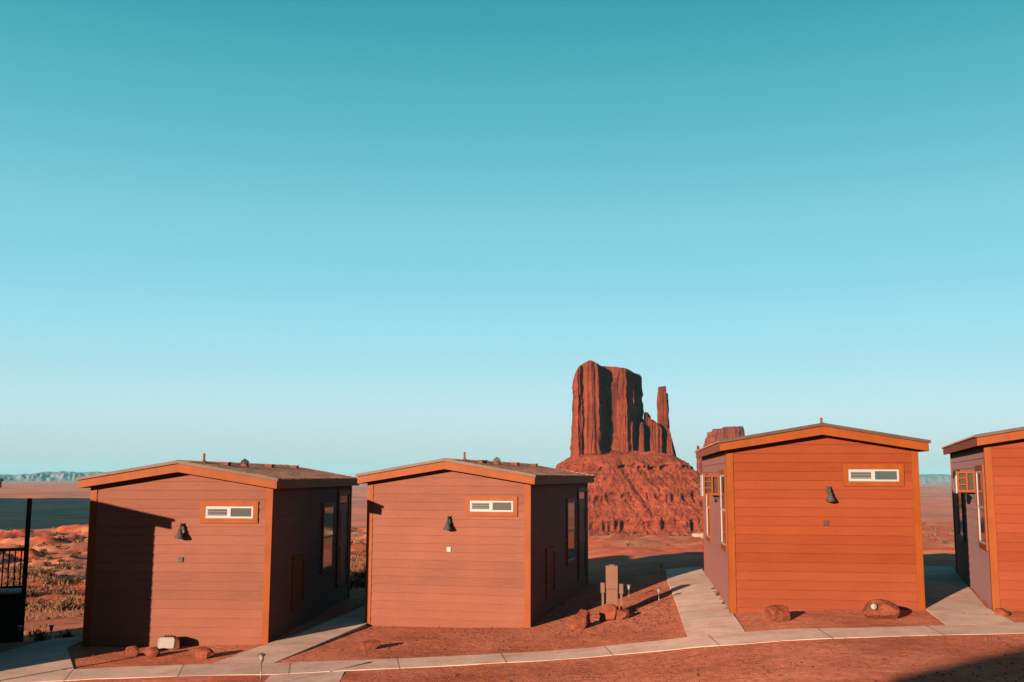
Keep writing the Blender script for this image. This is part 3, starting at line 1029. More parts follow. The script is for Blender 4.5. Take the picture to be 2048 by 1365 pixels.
def shade_post(x, y, h):  # unseen post added to cast the thin shadow line on the dirt
    root = empty('shade_post', (x, y, gz(x, y)))
    tag(root, 'slim dark post added unseen beyond the left edge to cast a thin shadow', 'shade_post')
    MB().tube([(0, 0, -0.2), (0, 0, h)], 0.036, 14).build('post', M['lamp'], root, True)
    mb = MB()
    lathe(mb, [(0.05, h + 0.001), (0.055, h + 0.06), (0.03, h + 0.085), (0.004, h + 0.09)], 16)
    mb.build('cap', M['lamp'], root, True)


shade_post(-9.10, 16.62, 0.78)


def pedestal(x, y):
    z = gz(x, y)
    root = empty('utility_pedestal', (x, y, z), -0.1)
    tag(root, 'tan utility pedestal with two small meter boxes standing among red rocks', 'utility pedestal')
    MB().box(-0.125, 0.125, -0.1, 0.1, -0.2, 0.58).build('lower_cabinet', M['tan_metal'], root, bevel=0.006)
    MB().box(-0.13, 0.13, -0.105, 0.105, 0.584, 1.08).build('upper_cabinet', M['tan_metal'], root, bevel=0.006)
    MB().box(-0.06, 0.06, -0.05, 0.05, 1.081, 1.10).build('cap', M['tan_metal'], root)
    for sx, h in ((-1, 0.52), (1, 0.50)):
        o = MB().box(sx * 0.2 - 0.045, sx * 0.2 + 0.045, -0.05, 0.05, h - 0.02, h + 0.19).build('meter_box', M['tan_metal'], root, bevel=0.005)
        MB().box(sx * 0.2 - 0.024, sx * 0.2 + 0.024, -0.03, 0.03, -0.2, h - 0.021).build('stake', M['tan_metal'], o)


pedestal(2.19, 23.0)


def utility_box():
    x, y = -6.64, 20.62
    root = empty('utility_box', (x, y, gz(x, y)), 0.12)
    tag(root, 'small beige box lying on the red dirt against the shadowed cabin', 'utility box')
    mb = MB()
    mb.prism([(-0.16, -0.12, 0.03), (0.14, -0.12, 0.03), (0.15, -0.10, 0.20), (0.12, -0.08, 0.235), (-0.12, -0.08, 0.235), (-0.165, -0.10, 0.20)], (0, 0.22, 0))
    body = mb.build('body', M['white_box'], root, bevel=0.008)
    mb = MB()
    for k in range(3):
        mb.box(-0.06 + k * 0.05, -0.03 + k * 0.05, -0.06, 0.08, 0.2355, 0.25)
    mb.build('vent_slots', M['outlet_grey'], root)
    MB().prism([(0.151, -0.10, 0.02), (0.25, -0.09, 0.02), (0.24, -0.08, 0.16), (0.20, -0.08, 0.22), (0.152, -0.10, 0.21)], (0, 0.18, 0)).build('end_cap', M['brown_plastic'], root, bevel=0.008)
    MB().box(-0.14, 0.2, -0.1, 0.1, -0.08, 0.0295).build('base', M['brown_plastic'], root)


utility_box()

# ------------------------------------------------------------------ boulders
def rock_mesh(seed, sx, sy, sz, sub=3, rough=0.35):
    bm = bmesh.new()
    bmesh.ops.create_icosphere(bm, subdivisions=sub, radius=1.0)
    V = np.array([v.co[:] for v in bm.verts])
    rng = np.random.RandomState(seed)
    # cut the ball by random planes for broken faces, then roughen
    d = np.ones(len(V))
    for _ in range(10):
        n = rng.normal(size=3); n /= np.linalg.norm(n)
        c = rng.uniform(0.5, 0.85)
        dot = V @ n
        d = np.where(dot > 1e-3, np.minimum(d, c / np.maximum(dot, 1e-3)), d)
    d = d * (1 + rough * 0.16 * fbm(V[:, 0] * 2.2 + seed, V[:, 1] * 2.2, V[:, 2] * 2.2, 4))
    V = V * d[:, None] * np.array([sx, sy, sz]) * 1.1
    for v, c in zip(bm.verts, V): v.co = c
    me = bpy.data.meshes.new('boulder')
    bm.to_mesh(me); bm.free()
    return me


def boulder(x, y, sx, sy, sz, seed, label, mat='stone', rz=0.0, sink=0.25, group='red boulders around the cabins', sub=4, name='boulder'):
    me = rock_mesh(seed, sx, sy, sz, sub)
    me.materials.append(M[mat])
    o = link(name, me)
    o.location = (x, y, gz(x, y) + sz * (0.8 - sink))
    o.rotation_euler = (0, 0, rz)
    tag(o, label, 'boulder', group)
    return o


boulder(1.42, 21.78, 0.24, 0.20, 0.25, 3, 'upright red boulder between the sunlit pinkish cabin and the tan pedestal', rz=0.3)
boulder(2.10, 22.50, 0.22, 0.17, 0.20, 8, 'red boulder leaning against the foot of the tan pedestal')
boulder(2.36, 22.40, 0.19, 0.15, 0.15, 21, 'low red boulder right of the pedestal foot', rz=0.8)
boulder(1.98, 22.46, 0.10, 0.08, 0.08, 23, 'small red stone left of the pedestal foot')
boulder(4.93, 19.62, 0.27, 0.20, 0.17, 14, 'red boulder under the left half of the orange cabin front', rz=-0.1)
bw = boulder(6.72, 19.42, 0.36, 0.24, 0.21, 33, 'long red boulder with a round pale spot before the orange cabin', rz=0.05)
boulder(-2.70, 20.15, 0.23, 0.16, 0.12, 41, 'flat red boulder lying in the dirt before the sunlit pinkish cabin')
boulder(-5.62, 19.42, 0.20, 0.14, 0.12, 45, 'red boulder at the edge of the concrete below the shadowed cabin')
boulder(-6.66, 19.80, 0.15, 0.12, 0.12, 49, 'red boulder on the dirt below the beige box')
boulder(-7.08, 19.92, 0.13, 0.11, 0.12, 52, 'dark red boulder inside the edge of the cabin shadow')
boulder(8.95, 19.35, 0.12, 0.10, 0.11, 55, 'small red boulder at the right edge before the last cabin')
boulder(4.75, 13.2, 0.055, 0.045, 0.045, 61, 'small loose stone on the bare dirt at the bottom right', sub=3)
# the spot on the long boulder is a round floodlight set against the stone
sp = empty('spot_light', (6.56, 19.19, gz(6.56, 19.19) + 0.24), 0)
tag(sp, 'round pale light set on the long boulder', 'spotlight')
MB().tube([(0, 0, 0), (0, 0.07, -0.01)], 0.062, 18).build('housing', M['steel'], sp, True)
MB().tube([(0, -0.012, 0.001), (0, -0.001, 0)], [0.052, 0.056], 18).build('lens', M['white_box'], sp, True)
boulder(21.9, 123.0, 1.0, 0.9, 0.6, 71, 'pale boulder on the rim below the butte, the left of two', 'stone_pale', group='pale boulders on the rim', sub=3)
boulder(23.3, 123.5, 1.1, 0.9, 0.7, 73, 'pale boulder on the rim close to the orange cabin wall', 'stone_pale', group='pale boulders on the rim', sub=3)

# ------------------------------------------------------------------ gravel (nobody could count it)
rng = np.random.RandomState(5)
mb_v, mb_f = [], []
protos = []
for k in range(6):
    me = rock_mesh(100 + k, 1, 1, 0.7, 1, 0.8)
    protos.append((np.array([v.co[:] for v in me.vertices]), [tuple(p.vertices) for p in me.polygons]))
    bpy.data.meshes.remove(me)


def scatter(n, xr, yr, smin, smax, dens=None):
    for _ in range(n):
        x, y = rng.uniform(*xr), rng.uniform(*yr)
        if y > 17.4 and y < 19.35: continue
        if dens is not None and rng.rand() > dens(x, y): continue
        V, F = protos[rng.randint(6)]
        s = smin + (smax - smin) * rng.rand() ** 3
        a = rng.uniform(0, 6.28)
        c, sn = math.cos(a), math.sin(a)
        n0 = len(mb_v)
        z = gz(x, y) + s * 0.15
        for p in V:
            mb_v.append((x + s * (p[0] * c - p[1] * sn), y + s * (p[0] * sn + p[1] * c), z + s * p[2]))
        mb_f.extend(tuple(i + n0 for i in q) for q in F)


def off_ramp(x, y):
    if x > 3.05 + (y - 19) * 0.105 and x < 4.2 + (y - 18.7) * 0.115: return 0.0
    if x > 7.4 and y > 18.5: return 0.0
    if -5.4 < x + (19 - y) * 0.2 < -2.9: return 0.0
    return 0.0 if x < -7.4 else 1.0


clump = lambda x, y: float(np.clip(0.5 + 1.1 * vnoise(x * 0.9, y * 0.9, 4.4), 0.05, 1))
scatter(1500, (-9, 9.5), (12.2, 17.3), 0.007, 0.028, clump)
scatter(1300, (-9, 9.5), (19.3, 23.5), 0.008, 0.034, clump)
scatter(900, (1.0, 4.2), (20.5, 26.5), 0.010, 0.035, off_ramp)
scatter(420, (2.5, 3.6), (20.8, 24.5), 0.012, 0.04, off_ramp)
scatter(2600, (-9, 9.5), (12.2, 17.2), 0.008, 0.03)
scatter(1800, (-9, 9.5), (19.5, 24), 0.008, 0.032, off_ramp)
scatter(160, (-9, 9), (13, 23), 0.02, 0.045, clump)
gm = bpy.data.meshes.new('gravel')
gm.from_pydata(mb_v, [], mb_f)
gm.materials.append(M['gravel'])
tag(link('gravel', gm), 'loose gravel and pebbles strewn over the red dirt', kind='stuff')


# ------------------------------------------------------------------ desert shrubs
def shrub_mesh(seed, n, w, h, blade, dome=True):
    rg = np.random.RandomState(seed)
    mb = MB()
    for _ in range(n):
        a = rg.uniform(0, 6.28)
        u = rg.rand() ** 0.5
        el = rg.uniform(0.15, 1.45)
        rad = rg.uniform(0.25, 1.0)
        lump = 0.75 + 0.3 * math.sin(a * 3 + seed) + 0.2 * math.sin(a * 5 + el * 4 + seed * 2)
        c = Vector((math.cos(a) * math.cos(el) * w * rad * lump, math.sin(a) * math.cos(el) * w * rad * lump, 0.03 + math.sin(el) * h * rad * lump))
        d = Vector((math.cos(a) * math.cos(el), math.sin(a) * math.cos(el), 0.5 + math.sin(el))) + Vector(rg.normal(size=3)) * 0.45
        d.normalize()
        s = d.cross(Vector(rg.normal(size=3))).normalized() * blade * rg.uniform(0.25, 0.6)
        L = blade * rg.uniform(1.2, 2.8)
        mb.add([c - s, c + s, c + d * L], [(0, 1, 2)])
    return mb


def shrub_proto(seed, n, w, h, blade, leafmat, stem=True):
    me = shrub_mesh(seed, n, w, h, blade).mesh('foliage')
    me.materials.append(M[leafmat])
    mb = MB()
    rg = np.random.RandomState(seed + 9)
    for k in range(7):
        a = rg.uniform(0, 6.28)
        mb.tube([(0, 0, -0.1), (0.3 * w * math.cos(a), 0.3 * w * math.sin(a), 0.35 * h), (0.7 * w * math.cos(a), 0.7 * w * math.sin(a), 0.7 * h)], [0.02, 0.014, 0.006], 5)
    st = mb.mesh('stem')
    st.materials.append(M['twig'])
    return me, st


SP = [shrub_proto(1, 420, 0.42, 0.46, 0.055, 'sage'), shrub_proto(2, 380, 0.5, 0.36, 0.06, 'drygrass'), shrub_proto(3, 420, 0.36, 0.52, 0.05, 'sage'),
      shrub_proto(4, 300, 0.34, 0.3, 0.06, 'drygrass'), shrub_proto(5, 520, 0.6, 0.5, 0.06, 'sage')]
KIND = ['grey green sage shrub on the red slope behind the cabins', 'straw coloured tuft of dry grass on the red slope behind the cabins', 'grey green sage shrub on the red slope behind the cabins',
        'straw coloured tuft of dry grass on the red slope behind the cabins', 'grey green sage shrub on the red slope behind the cabins']
rs = random.Random(12)


def put_shrub(x, y, k, s, label=None):
    o = empty('desert_shrub', (x, y, gz(x, y) - 0.02), rs.uniform(0, 6.28))
    o.scale = (s, s, s * rs.uniform(0.8, 1.15))
    tag(o, label or KIND[k], 'shrub', 'desert shrubs on the slope' if not label else ('weeds along the cabin wall' if 'weed' in label else None))
    link('foliage', SP[k][0], o)
    link('stem', SP[k][1], o)


# the gaps between the cabins, as (azimuth range, distance range, count)
for a0, a1, r0, r1, n in ((-26.3, -22.2, 29, 62, 115), (-9.6, -7.6, 31, 70, 34), (3.6, 11.0, 60, 125, 7), (21.2, 23.6, 45, 120, 5), (-26.3, -22.2, 62, 120, 75)):
    for _ in range(n):
        a = R(rs.uniform(a0, a1))
        r = r0 + (r1 - r0) * rs.random() ** 1.1
        x, y = r * math.sin(a), r * math.cos(a)
        if vnoise(x * 0.16, y * 0.16, 9.1) < -0.25: continue
        k = rs.choice([0, 1, 1, 2, 3, 3, 4])
        put_shrub(x, y, k, rs.uniform(0.4, 0.85))
put_shrub(-10.55, 23.9, 2, 0.6, 'dark little shrub in shade beside the porch post')
put_shrub(-10.15, 24.3, 0, 0.55, 'dark little shrub in shade at the edge of the sunlit slope')

for k, (x, y) in enumerate(((4.47, 22.3), (4.55, 23.0), (4.62, 23.7), (4.70, 24.4), (4.76, 24.9), (4.40, 21.6))):
    put_shrub(x, y, (0, 3, 2, 1, 0, 3)[k], 0.17 + 0.03 * (k % 3), 'little weed growing between the ramp and the side wall of the orange cabin')
# short dry grass between the shrubs, one mass
gv, gf = [], []
rq = np.random.RandomState(21)
for a0, a1, r0, r1, n in ((-26.4, -22.0, 27, 110, 950), (-9.8, -7.4, 31, 110, 450), (3.4, 11.2, 60, 130, 90), (21, 24, 60, 130, 60)):
    aa = np.radians(rq.uniform(a0, a1, n)); rad = r0 + (r1 - r0) * rq.rand(n)
    xs, ys = rad * np.sin(aa), rad * np.cos(aa)
    keep = fbm(xs / 6, ys / 8, 2.2, 3) > -0.15
    for x, y, z in zip(xs[keep], ys[keep], zg(xs[keep], ys[keep])):
        for k in range(5):
            d = rq.normal(size=2) * 0.09
            h = rq.uniform(0.08, 0.24); w_ = rq.uniform(0.015, 0.04); l = rq.normal(size=2) * 0.08
            n0 = len(gv)
            gv += [(x + d[0] - w_, y + d[1], z - 0.02), (x + d[0] + w_, y + d[1] + w_ * 0.5, z - 0.02), (x + d[0] + l[0], y + d[1] + l[1], z + h)]
            gf.append((n0, n0 + 1, n0 + 2))
me = bpy.data.meshes.new('dry_grass')
me.from_pydata(gv, [], gf)
me.materials.append(M['drygrass'])
tag(link('dry_grass', me), 'thin dry grass covering the slope behind the cabins', kind='stuff')

# far scrub on the rim and the valley, one mass
fb_v, fb_f = [], []
rq = np.random.RandomState(8)
for _ in range(5200):
    a = R(rq.uniform(-27, 27))
    r = 120 * (2600 / 120) ** (rq.rand() ** 1.0)
    x, y = r * math.sin(a), r * math.cos(a)
    fb_v.append((x, y, r))
fx_ = np.array(fb_v)
fzv = zg(fx_[:, 0], fx_[:, 1])
vv, ff = [], []
for (x, y, r), z in zip(fb_v, fzv):
    s = rq.uniform(0.22, 0.6) * (1 + r / 900)
    for k in range(7):
        d = rq.normal(size=3); d[2] = abs(d[2])
        c = np.array([x, y, z]) + d * np.array([.4, .4, .25]) * s
        t = rq.normal(size=(3, 3)) * 0.28 * s
        n0 = len(vv)
        vv += [tuple(c + t[0]), tuple(c + t[1]), tuple(c + t[2])]
        ff.append((n0, n0 + 1, n0 + 2))
me = bpy.data.meshes.new('scrub')
me.from_pydata(vv, [], ff)
me.materials.append(M['sage'])
tag(link('scrub', me), 'far low scrub dotting the rim and the valley floor', kind='stuff')


# ------------------------------------------------------------------ buttes
def cliff_grid(poly, ztop, zbase_, n=420, m=90, batter=0.05, flute=5.0, fl_len=9.0, seed=0.0, ledge=1.5, round_top=0.14):
    """closed plan outline raised to a fluted cliff; ztop(x, y) gives the top; returns grid (levels, around, 3)"""
    p = np.array(poly + [poly[0]], float)
    s = np.concatenate([[0], np.cumsum(np.hypot(*np.diff(p, axis=0).T))])
    q = np.linspace(0, s[-1], n, endpoint=False)
    X, Y = np.interp(q, s, p[:, 0]), np.interp(q, s, p[:, 1])
    # soften corners a little
    for _ in range(2):
        X = (np.roll(X, 1) + 2 * X + np.roll(X, -1)) / 4
        Y = (np.roll(Y, 1) + 2 * Y + np.roll(Y, -1)) / 4
    tx, ty = np.roll(X, -1) - np.roll(X, 1), np.roll(Y, -1) - np.roll(Y, 1)
    l = np.hypot(tx, ty) + 1e-9
    nx, ny = ty / l, -tx / l                      # outward for counter-clockwise plans
    area = np.sum(X * np.roll(Y, -1) - np.roll(X, -1) * Y)
    if area < 0: nx, ny = -nx, -ny
    cx, cy = X.mean(), Y.mean()
    rb = np.random.RandomState(int(seed * 100) % 9999)
    layers = []
    for wmin, wmax, amp, back in ((1.3, 4.6, 0.75, 1.15), (0.5, 1.6, 0.2, 0.5)):
        br = [0.0]
        while br[-1] < s[-1]:
            br.append(br[-1] + rb.uniform(wmin, wmax) * fl_len * 0.5)
        br = np.array(br)
        layers.append((br, rb.uniform(-1, 1, len(br) + 1) * amp, np.where(rb.rand(len(br) + 1) < 0.45, rb.uniform(0.25, 0.9, len(br) + 1), 2.0), rb.uniform(0.5, 1.3, len(br) + 1) * back))
    tn = 1.3 * fbm(X / 9 + seed, Y / 9, 0, 3)
    T = ztop(X, Y) + tn
    rows = []
    for j in range(m):
        t = j / (m - 1)
        z = zbase_ + (T - zbase_) * t
        zn = t
        # vertical flutes: long in z, short along the wall
        f = fbm(X / fl_len + seed, Y / fl_len, z / 90.0 + seed, 4, 0.55)
        crack = -np.abs(vnoise(X / (fl_len * 1.7) + 5 + seed, Y / (fl_len * 1.7), z / 140.0)) ** 0.5 + 0.5
        c1 = np.exp(-(vnoise(X / (fl_len * 1.25) + 3.3 + seed, Y / (fl_len * 1.25), z / 170.0) / 0.10) ** 2)
        c2 = np.exp(-(vnoise(X / (fl_len * 0.5) + 9.1 + seed, Y / (fl_len * 0.5), z / 70.0) / 0.13) ** 2)
        c3 = fbm(X / 5.0, Y / 5.0, z / 16.0 + seed, 3, 0.6)
        g = ledge * fbm(z / 11.0 + seed, X / 60, Y / 60, 3)
        blk = 0
        for br, off, hh, back in layers:
            qq = q + 0.10 * fl_len * fbm(q / fl_len + seed, z / 45.0, 1.0, 3)
            ci = np.clip(np.searchsorted(br, qq), 0, len(off) - 1)
            blk = blk + off[ci] - back[ci] * ss(hh[ci] - 0.015, hh[ci] + 0.02, t + 0.02 * fbm(q / 3.0, 0.3, seed, 2))
        o = flute * (0.25 * f - 0.6 * c1 - 0.25 * c2 + 0.26 * c3 + blk) + g - batter * (z - zbase_) + 3.5 * (1 - t) ** 6
        o = o - round_top * 30 * np.maximum(0, (t - 0.93) / 0.07) ** 2.2
        Xo, Yo = X + nx * o, Y + ny * o
        T2 = ztop(Xo, Yo) + tn
        rows.append(np.stack([Xo, Yo, zbase_ + (T2 - zbase_) * t], 1))
    last = rows[-1]
    for k in range(1, 9):                        # top cap
        u = 1 - k / 8.0
        cap = last.copy()
        cap[:, 0] = cx + (last[:, 0] - cx) * u
        cap[:, 1] = cy + (last[:, 1] - cy) * u
        cap[:, 2] = last[:, 2] * u + last[:, 2].mean() * (1 - u) + 0.7 * fbm(cap[:, 0] / 12, cap[:, 1] / 12, 5, 3) * (1 - u)
        rows.append(cap)
    return np.stack(rows)


def add_grids(name, grids, mat, parent):
    v, f = [], []
    mes = []
    n0 = 0
    for G in grids:
        n, m = G.shape[:2]
        idx = np.arange(n * m).reshape(n, m) + n0
        a = idx[:-1]; b = np.roll(idx, -1, 1)[:-1]; c = np.roll(idx, -1, 1)[1:]; d = idx[1:]
        f.append(np.stack([a, b, c, d], -1).reshape(-1, 4))
        v.append(G.reshape(-1, 3))
        n0 += n * m
    V, F = np.concatenate(v), np.concatenate(f)
    me = bpy.data.meshes.new(name)
    me.from_pydata(V.tolist(), [], F.tolist())
    me.polygons.foreach_set('use_smooth', [False] * len(me.polygons))
    me.materials.append(mat)
    return link(name, me, parent)


BD = 1900.0
K = BD / 2071.0                                    # metres per photo pixel at that distance
BX = (1247 - 1024) * K


def butte_top(prof):
    pu = np.array([a for a, _ in prof])
    pz = np.array([(953.5 - b) * K for _, b in prof])
    return lambda X, Y: np.interp((X + BX) / (K * (1 + Y / BD)) - 223.0, pu, pz) * (1 + Y / BD)


def plan(u, v):
    return ((223.0 + u) * K * (1 + v / BD) - BX, v)


def big_butte():
    root = empty('rock_butte', (BX, BD, 0), -math.atan2(BX, BD) * 0.0)
    tag(root, 'tall flat topped red sandstone butte with a thin rock spire at its right', 'butte', 'sandstone buttes')
    k = K
    main = [(-102, 120), (-103, 60), (-103, 22), (-99, -4), (-91, -20), (-82, -19), (-79, -9), (-75, -22), (-66, -30), (-55, -28), (-48, -19), (-45, -8), (-40, 4), (-30, 24), (-25, 24),
            (-20, 15), (-8, 7), (3, 5), (11, 9), (16, 22), (22, 52), (30, 88), (38, 124), (40, 180), (0, 215), (-60, 205)]
    main = [plan(u, v) for u, v in main]
    prof = [(-106, 790), (-101, 764), (-96, 748), (-89, 735), (-80, 727), (-66, 721), (-54, 725), (-47, 733), (-24, 733), (7, 737), (17, 742), (24, 747), (36, 751), (42, 760)]
    G = [cliff_grid(main, butte_top(prof), 18.0, 1000, 130, 0.012, 5.0, 14.0, 1.3, 1.2, 0.05)]
    add_grids('cliff', G, M['butte'], root)

    def ell(u0, u1, v0, v1, e=2.6, n=40):
        pts = []
        for i in range(n):
            a = 2 * math.pi * i / n
            c, s = math.cos(a), math.sin(a)
            pts.append(plan((u0 + u1) / 2 + (u1 - u0) / 2 * math.copysign(abs(c) ** (2 / e), c), (v0 + v1) / 2 + (v1 - v0) / 2 * math.copysign(abs(s) ** (2 / e), s)))
        return pts
    sh = [cliff_grid(ell(38, 57, 60, 112), butte_top([(38, 832), (44, 824), (50, 827), (57, 836)]), 8.0, 160, 60, 0.02, 2.0, 8.0, 4.1, 0.8, 0.03),
          cliff_grid(ell(44, 82, 30, 96), butte_top([(44, 842), (50, 835), (58, 840), (68, 846), (76, 858), (82, 884)]), 6.0, 240, 70, 0.02, 3.2, 9.0, 8.4, 1.0, 0.05),
          cliff_grid(ell(29, 45, 12, 62), butte_top([(29, 866), (34, 847), (38, 845), (45, 872)]), 6.0, 160, 60, 0.03, 2.2, 8.0, 6.1, 0.8, 0.04),
          cliff_grid(ell(78, 105, 50, 100), butte_top([(78, 848), (86, 850), (92, 860), (98, 884), (105, 912)]), 2.0, 160, 60, 0.03, 2.5, 8.0, 9.9, 0.8, 0.05)]
    add_grids('shoulder', sh, M['butte'], root)
    tz = lambda b: (953.5 - b) * K
    tp = [cliff_grid(ell(67, 92, 74, 106, 4.5), butte_top([(68, 786), (84, 784.5), (90, 788)]), 12.0, 140, 110, 0.012, 1.4, 8.0, 11.7, 0.9, 0.02),
          cliff_grid(ell(70, 87, 80, 98, 4.5), butte_top([(70, 774), (84, 773)]), tz(800), 80, 20, 0.01, 0.8, 6.0, 13.7, 0.5, 0.02)]
    add_grids('spire', tp, M['butte'], root)

    # talus skirt with its harder ledges
    n, m = 820, 230
    th = np.linspace(0, 2 * math.pi, n, endpoint=False)
    zt, zb = 39.0, -116.0
    zs = np.linspace(zt, zb, m)
    steep = 33.0 + 0 * zs
    for zc, hw_, ang in ((17, 3, 74), (-34, 6, 78), (-80, 8, 82), (-58, 3, 70), (-8, 2.5, 68)):
        steep = np.where(np.abs(zs - zc) < hw_, ang, steep)
    steep = np.where(zs < -92, 17.0, steep)
    dr = np.concatenate([[0], np.cumsum((zt - zb) / (m - 1) / np.tan(np.radians((steep[1:] + steep[:-1]) / 2)))])
    TH, DR = np.meshgrid(th, dr)
    ZS = np.repeat(zs[:, None], n, 1)
    r0 = ((np.abs(np.cos(TH)) / 95.0) ** 4 + (np.abs(np.sin(TH)) / 122.0) ** 4) ** -0.25
    ext = 0.92 + 0.12 * np.cos(TH - 0.3)
    r = r0 + DR * ext
    X, Y = 4 + r * np.cos(TH), 78 + r * np.sin(TH)
    gul = fbm(TH * 9 / math.pi * 2.0 + ZS / 60, ZS / 160, 3.0, 4, 0.55)
    lumps = fbm(X / 9, Y / 9, ZS / 9, 5, 0.68)
    w = np.clip(DR / 30, 0, 1)
    led = np.zeros_like(ZS)
    for zc, hw_, _ in ((17, 3, 0), (-34, 7, 0), (-80, 9, 0)):
        led += np.exp(-((ZS - zc) / hw_) ** 2)
    flu = np.abs(vnoise(X / 10.0, Y / 10.0, 0.3)) * 6.0
    r = r + w * (gul * 8 + lumps * 2.0 + 1.1 * fbm(X / 4.5, Y / 4.5, ZS / 4.5, 3, 0.7)) - led * flu * w * 4.2
    zz = ZS + w * 1.8 * fbm(X / 6, Y / 6, 8.0, 4, 0.65) + 5 * vnoise(TH * 3, 1.1) * w
    P = np.stack([4 + r * np.cos(TH), 78 + r * np.sin(TH), zz], -1)
    rings = []
    for q_ in np.linspace(0.05, 0.96, 14):
        xr, yr = 4 + (P[0, :, 0] - 4) * q_, 78 + (P[0, :, 1] - 78) * q_
        rings.append(np.stack([xr, yr, P[0, :, 2] + 14 * (1 - q_) + 2.5 * fbm(xr / 8, yr / 8, 4.0, 4, 0.65)], 1))
    top = np.stack(rings)
    add_grids('talus_slope', [np.concatenate([top, P], 0)], M['talus'], root)


big_butte()


def far_butte():
    D = 4300.0
    k = D / 2071.0
    bx = (1455 - 1024) * k
    root = empty('rock_butte', (bx, D, 0))
    tag(root, 'hazy farther red butte half hidden behind the orange cabin roof', 'butte', 'sandstone buttes')
    tz = lambda b: (953.5 - b) * k
    poly = [(-42, 120), (-44, 30), (-38, -20), (-20, -45), (5, -40), (24, -30), (38, 0), (42, 60), (36, 160), (-20, 190)]
    poly = [(u * k, v) for u, v in poly]
    prof = [(-46, 900), (-41, 884), (-36, 874), (-28, 872), (-26, 861), (-16, 860), (-14, 854), (10, 853), (34, 852), (38, 862), (44, 872)]
    T = lambda X, Y: np.interp(X, [a * k for a, _ in prof], [tz(b) for _, b in prof])
    add_grids('cliff', [cliff_grid(poly, T, -40, 300, 60, 0.02, 6.0, 22.0, 3.3)], M['butte'], root)
    sp_ = [((-58 + 3.0 * math.cos(a)) * k, 20 + 14 * math.sin(a)) for a in np.linspace(0, 2 * math.pi, 30, endpoint=False)]
    add_grids('spire', [cliff_grid(sp_, lambda X, Y: np.full_like(X, tz(891)), -40, 60, 40, -0.0, 1.5, 9, 7.7, 0.5, 0.02)], M['butte'], root)
    sp2 = [((-55 + 8.0 * math.cos(a)) * k, 30 + 30 * math.sin(a)) for a in np.linspace(0, 2 * math.pi, 40, endpoint=False)]
    add_grids('shoulder', [cliff_grid(sp2, lambda X, Y: np.full_like(X, tz(915)), -40, 90, 40, 0.03, 3.5, 12, 2.7, 1.0, 0.05)], M['butte'], root)
    n, m = 240, 50
    th = np.linspace(0, 2 * math.pi, n, endpoint=False)
    zs = np.linspace(20, -116, m)
    TH, ZS = np.meshgrid(th, zs)
    r = 1 / np.sqrt((np.cos(TH) / 110) ** 2 + (np.sin(TH) / 120) ** 2) + (20 - ZS) * 1.75 + 14 * fbm(TH * 8, ZS / 60, 1.0, 4)
    P = np.stack([-6 + r * np.cos(TH), 60 + r * np.sin(TH), ZS + 3 * fbm(r / 20, TH * 12, 2, 3)], -1)
    top = P[:1].copy(); top[..., 0] = -6; top[..., 1] = 60; top[..., 2] = 26
    add_grids('talus_slope', [np.concatenate([top, P], 0)], M['talus'], root)


far_butte()


def side_mesa():
    """long mesa beyond the left edge; its evening shadow lies across the valley floor"""
    root = empty('rock_mesa', (0, 0, 0))
    tag(root, 'long flat red mesa beyond the left edge that shades the valley', 'mesa')
    poly = [(-1180, 1905), (-1700, 2650), (-2250, 3420), (-2790, 4010), (-3400, 4060), (-4600, 4100), (-4600, 2600), (-2600, 1500), (-1500, 1500)]
    g = cliff_grid(poly, lambda X, Y: np.full_like(X, 136.0), -30, 500, 30, 0.05, 14, 60, 2.2, 3)
    add_grids('cliff', [g], M['butte'], root)
    p = np.array(poly, float)
    c = p.mean(0)
    n = 240
    q = np.array(poly + [poly[0]], float)
    s = np.concatenate([[0], np.cumsum(np.hypot(*np.diff(q, axis=0).T))])
    u = np.linspace(0, s[-1], n, endpoint=False)
    X, Y = np.interp(u, s, q[:, 0]), np.interp(u, s, q[:, 1])
    d = np.stack([X - c[0], Y - c[1]], 1); d /= np.hypot(*d.T)[:, None]
    rows = []
    for t in np.linspace(0, 1, 24):
        off = -25 + 150 * t
        rows.append(np.stack([X + d[:, 0] * off + 8 * vnoise(u / 50, t * 3), Y + d[:, 1] * off, np.full(n, 2 - 118 * t) + 4 * fbm(u / 40, t * 4, 0, 3)], 1))
    add_grids('talus_slope', [np.stack(rows)], M['talus'], root)


side_mesa()


# ------------------------------------------------------------------ far hills along the horizon
def ridge(az0, az1, D, prof, seed, name='hills'):
    az = np.radians(np.linspace(az0, az1, 420))
    deg = np.degrees(az)
    pz = np.interp(deg, [a for a, _ in prof], [h for _, h in prof])
    rows = []
    for j, t in enumerate(np.linspace(0, 1, 26)):
        rr = D + 3200 * (t - 0.35)
        sh = np.sin(np.clip(t / 0.55, 0, 1) * math.pi / 2) if t < 0.55 else math.cos((t - 0.55) / 0.45 * math.pi / 2)
        er = fbm(deg * 2.2 + seed, t * 2.0, 0.3, 5, 0.6)
        h = -112 + (pz + 112 + 26 * fbm(deg * 1.3 + seed, 0.5, 0, 3)) * np.clip(sh + 0.35 * er * (1 - sh) * sh * 4, 0, 1.05)
        rows.append(np.stack([rr * np.sin(az), rr * np.cos(az), h], 1))
    me = grid_mesh(name, np.stack(rows), smooth=True)
    me.materials.append(M['hills'])
    tag(link(name, me), None, kind='structure')


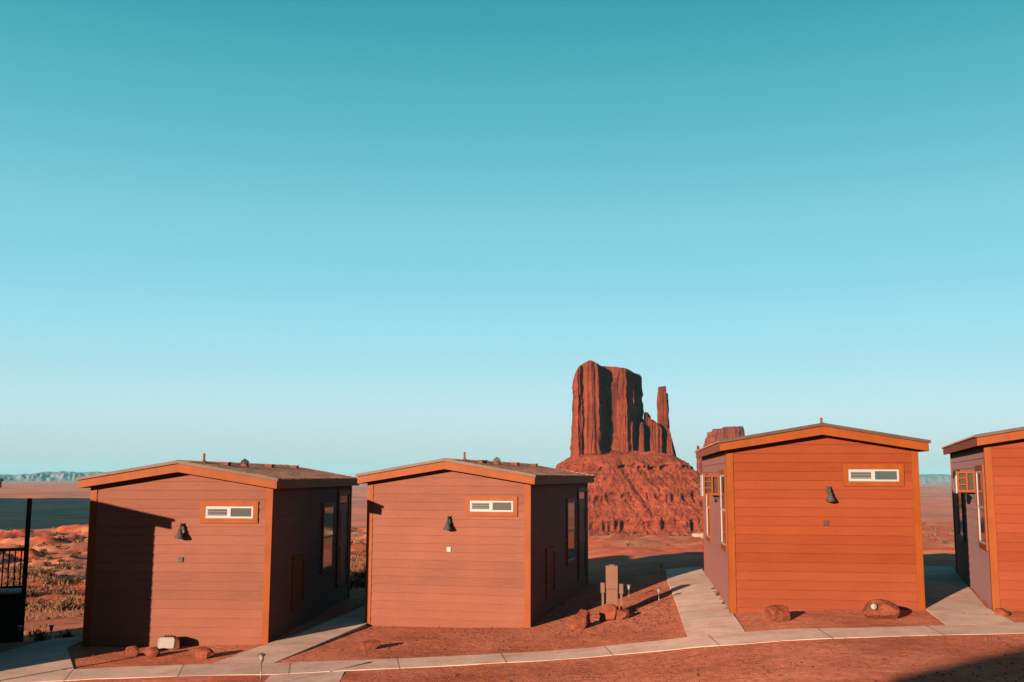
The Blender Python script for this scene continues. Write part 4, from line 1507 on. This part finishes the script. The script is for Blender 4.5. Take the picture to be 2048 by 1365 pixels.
ridge(-36, -17, 21000, [(-36, 10), (-27, 22), (-25.5, 18), (-24.7, 20), (-24.2, 60), (-22.5, 55), (-20, 40), (-18, -90)], 1.0)
ridge(12, 34, 24000, [(12, -100), (15, 40), (20, 70), (22, 95), (23.5, 80), (28, 60), (34, 20)], 5.0)


# ------------------------------------------------------------------ unseen building added behind the viewer to shade the lower right corner
def added_building():
    e1 = Vector((0.786, 0.618, 0)); e2 = Vector((0.618, -0.786, 0))
    c = Vector((-12.40, -12.01, 0))
    z0 = gz(c.x, c.y)
    root = empty('shade_building', (c.x, c.y, z0), math.atan2(e1.y, e1.x))
    tag(root, 'flat roofed plaster block added unseen behind the viewer to shade the lower right corner', 'added_building')
    H = 3.41 - z0
    MB().box(0, 5.6, -4.5, 0, -0.5, H - 0.2).build('wall', M['adobe'], root)
    MB().box(-0.12, 5.72, -4.62, 0.12, H - 0.198, H).build('roof', M['soffit'], root)
    d = MB().box(2.2, 3.2, 0.002, 0.06, 0, 2.1).build('door', M['door'], root)
    MB().tube([(2.32, 0.06, 1.0), (2.32, 0.11, 1.0)], 0.025, 8).build('handle', M['steel'], d)
    for x in (0.7, 4.0):
        mb = MB()
        frame_ring(mb, 'y', 0, x, x + 1.0, 1.0, 2.1, 0.08, -0.06, -0.002)
        w = mb.build('window', M['trim'], root)
        MB().box(x + 0.08, x + 0.92, 0.002, 0.03, 1.08, 2.02).build('pane', M['glass'], w)


added_building()

# ------------------------------------------------------------------ evening haze
hz = MB().box(-36000, 36000, -36000, 36000, -150, 300).mesh('haze')
hm = bpy.data.materials.new('pale_haze')
hm.use_nodes = True
hn = hm.node_tree.nodes
hn.clear()
ho = hn.new('ShaderNodeOutputMaterial')
hv = hn.new('ShaderNodeVolumePrincipled')
hv.inputs['Color'].default_value = (0.12, 0.52, 0.70, 1)
hv.inputs['Density'].default_value = 1.1e-5
hv.inputs['Anisotropy'].default_value = 0.0
hv.inputs['Density Attribute'].default_value = ''
hm.node_tree.links.new(hv.outputs[0], ho.inputs['Volume'])
hz.materials.append(hm)
tag(link('haze', hz), 'thin evening haze over the valley', kind='stuff')
try:
    hm.cycles.homogeneous_volume = True
except Exception:
    pass
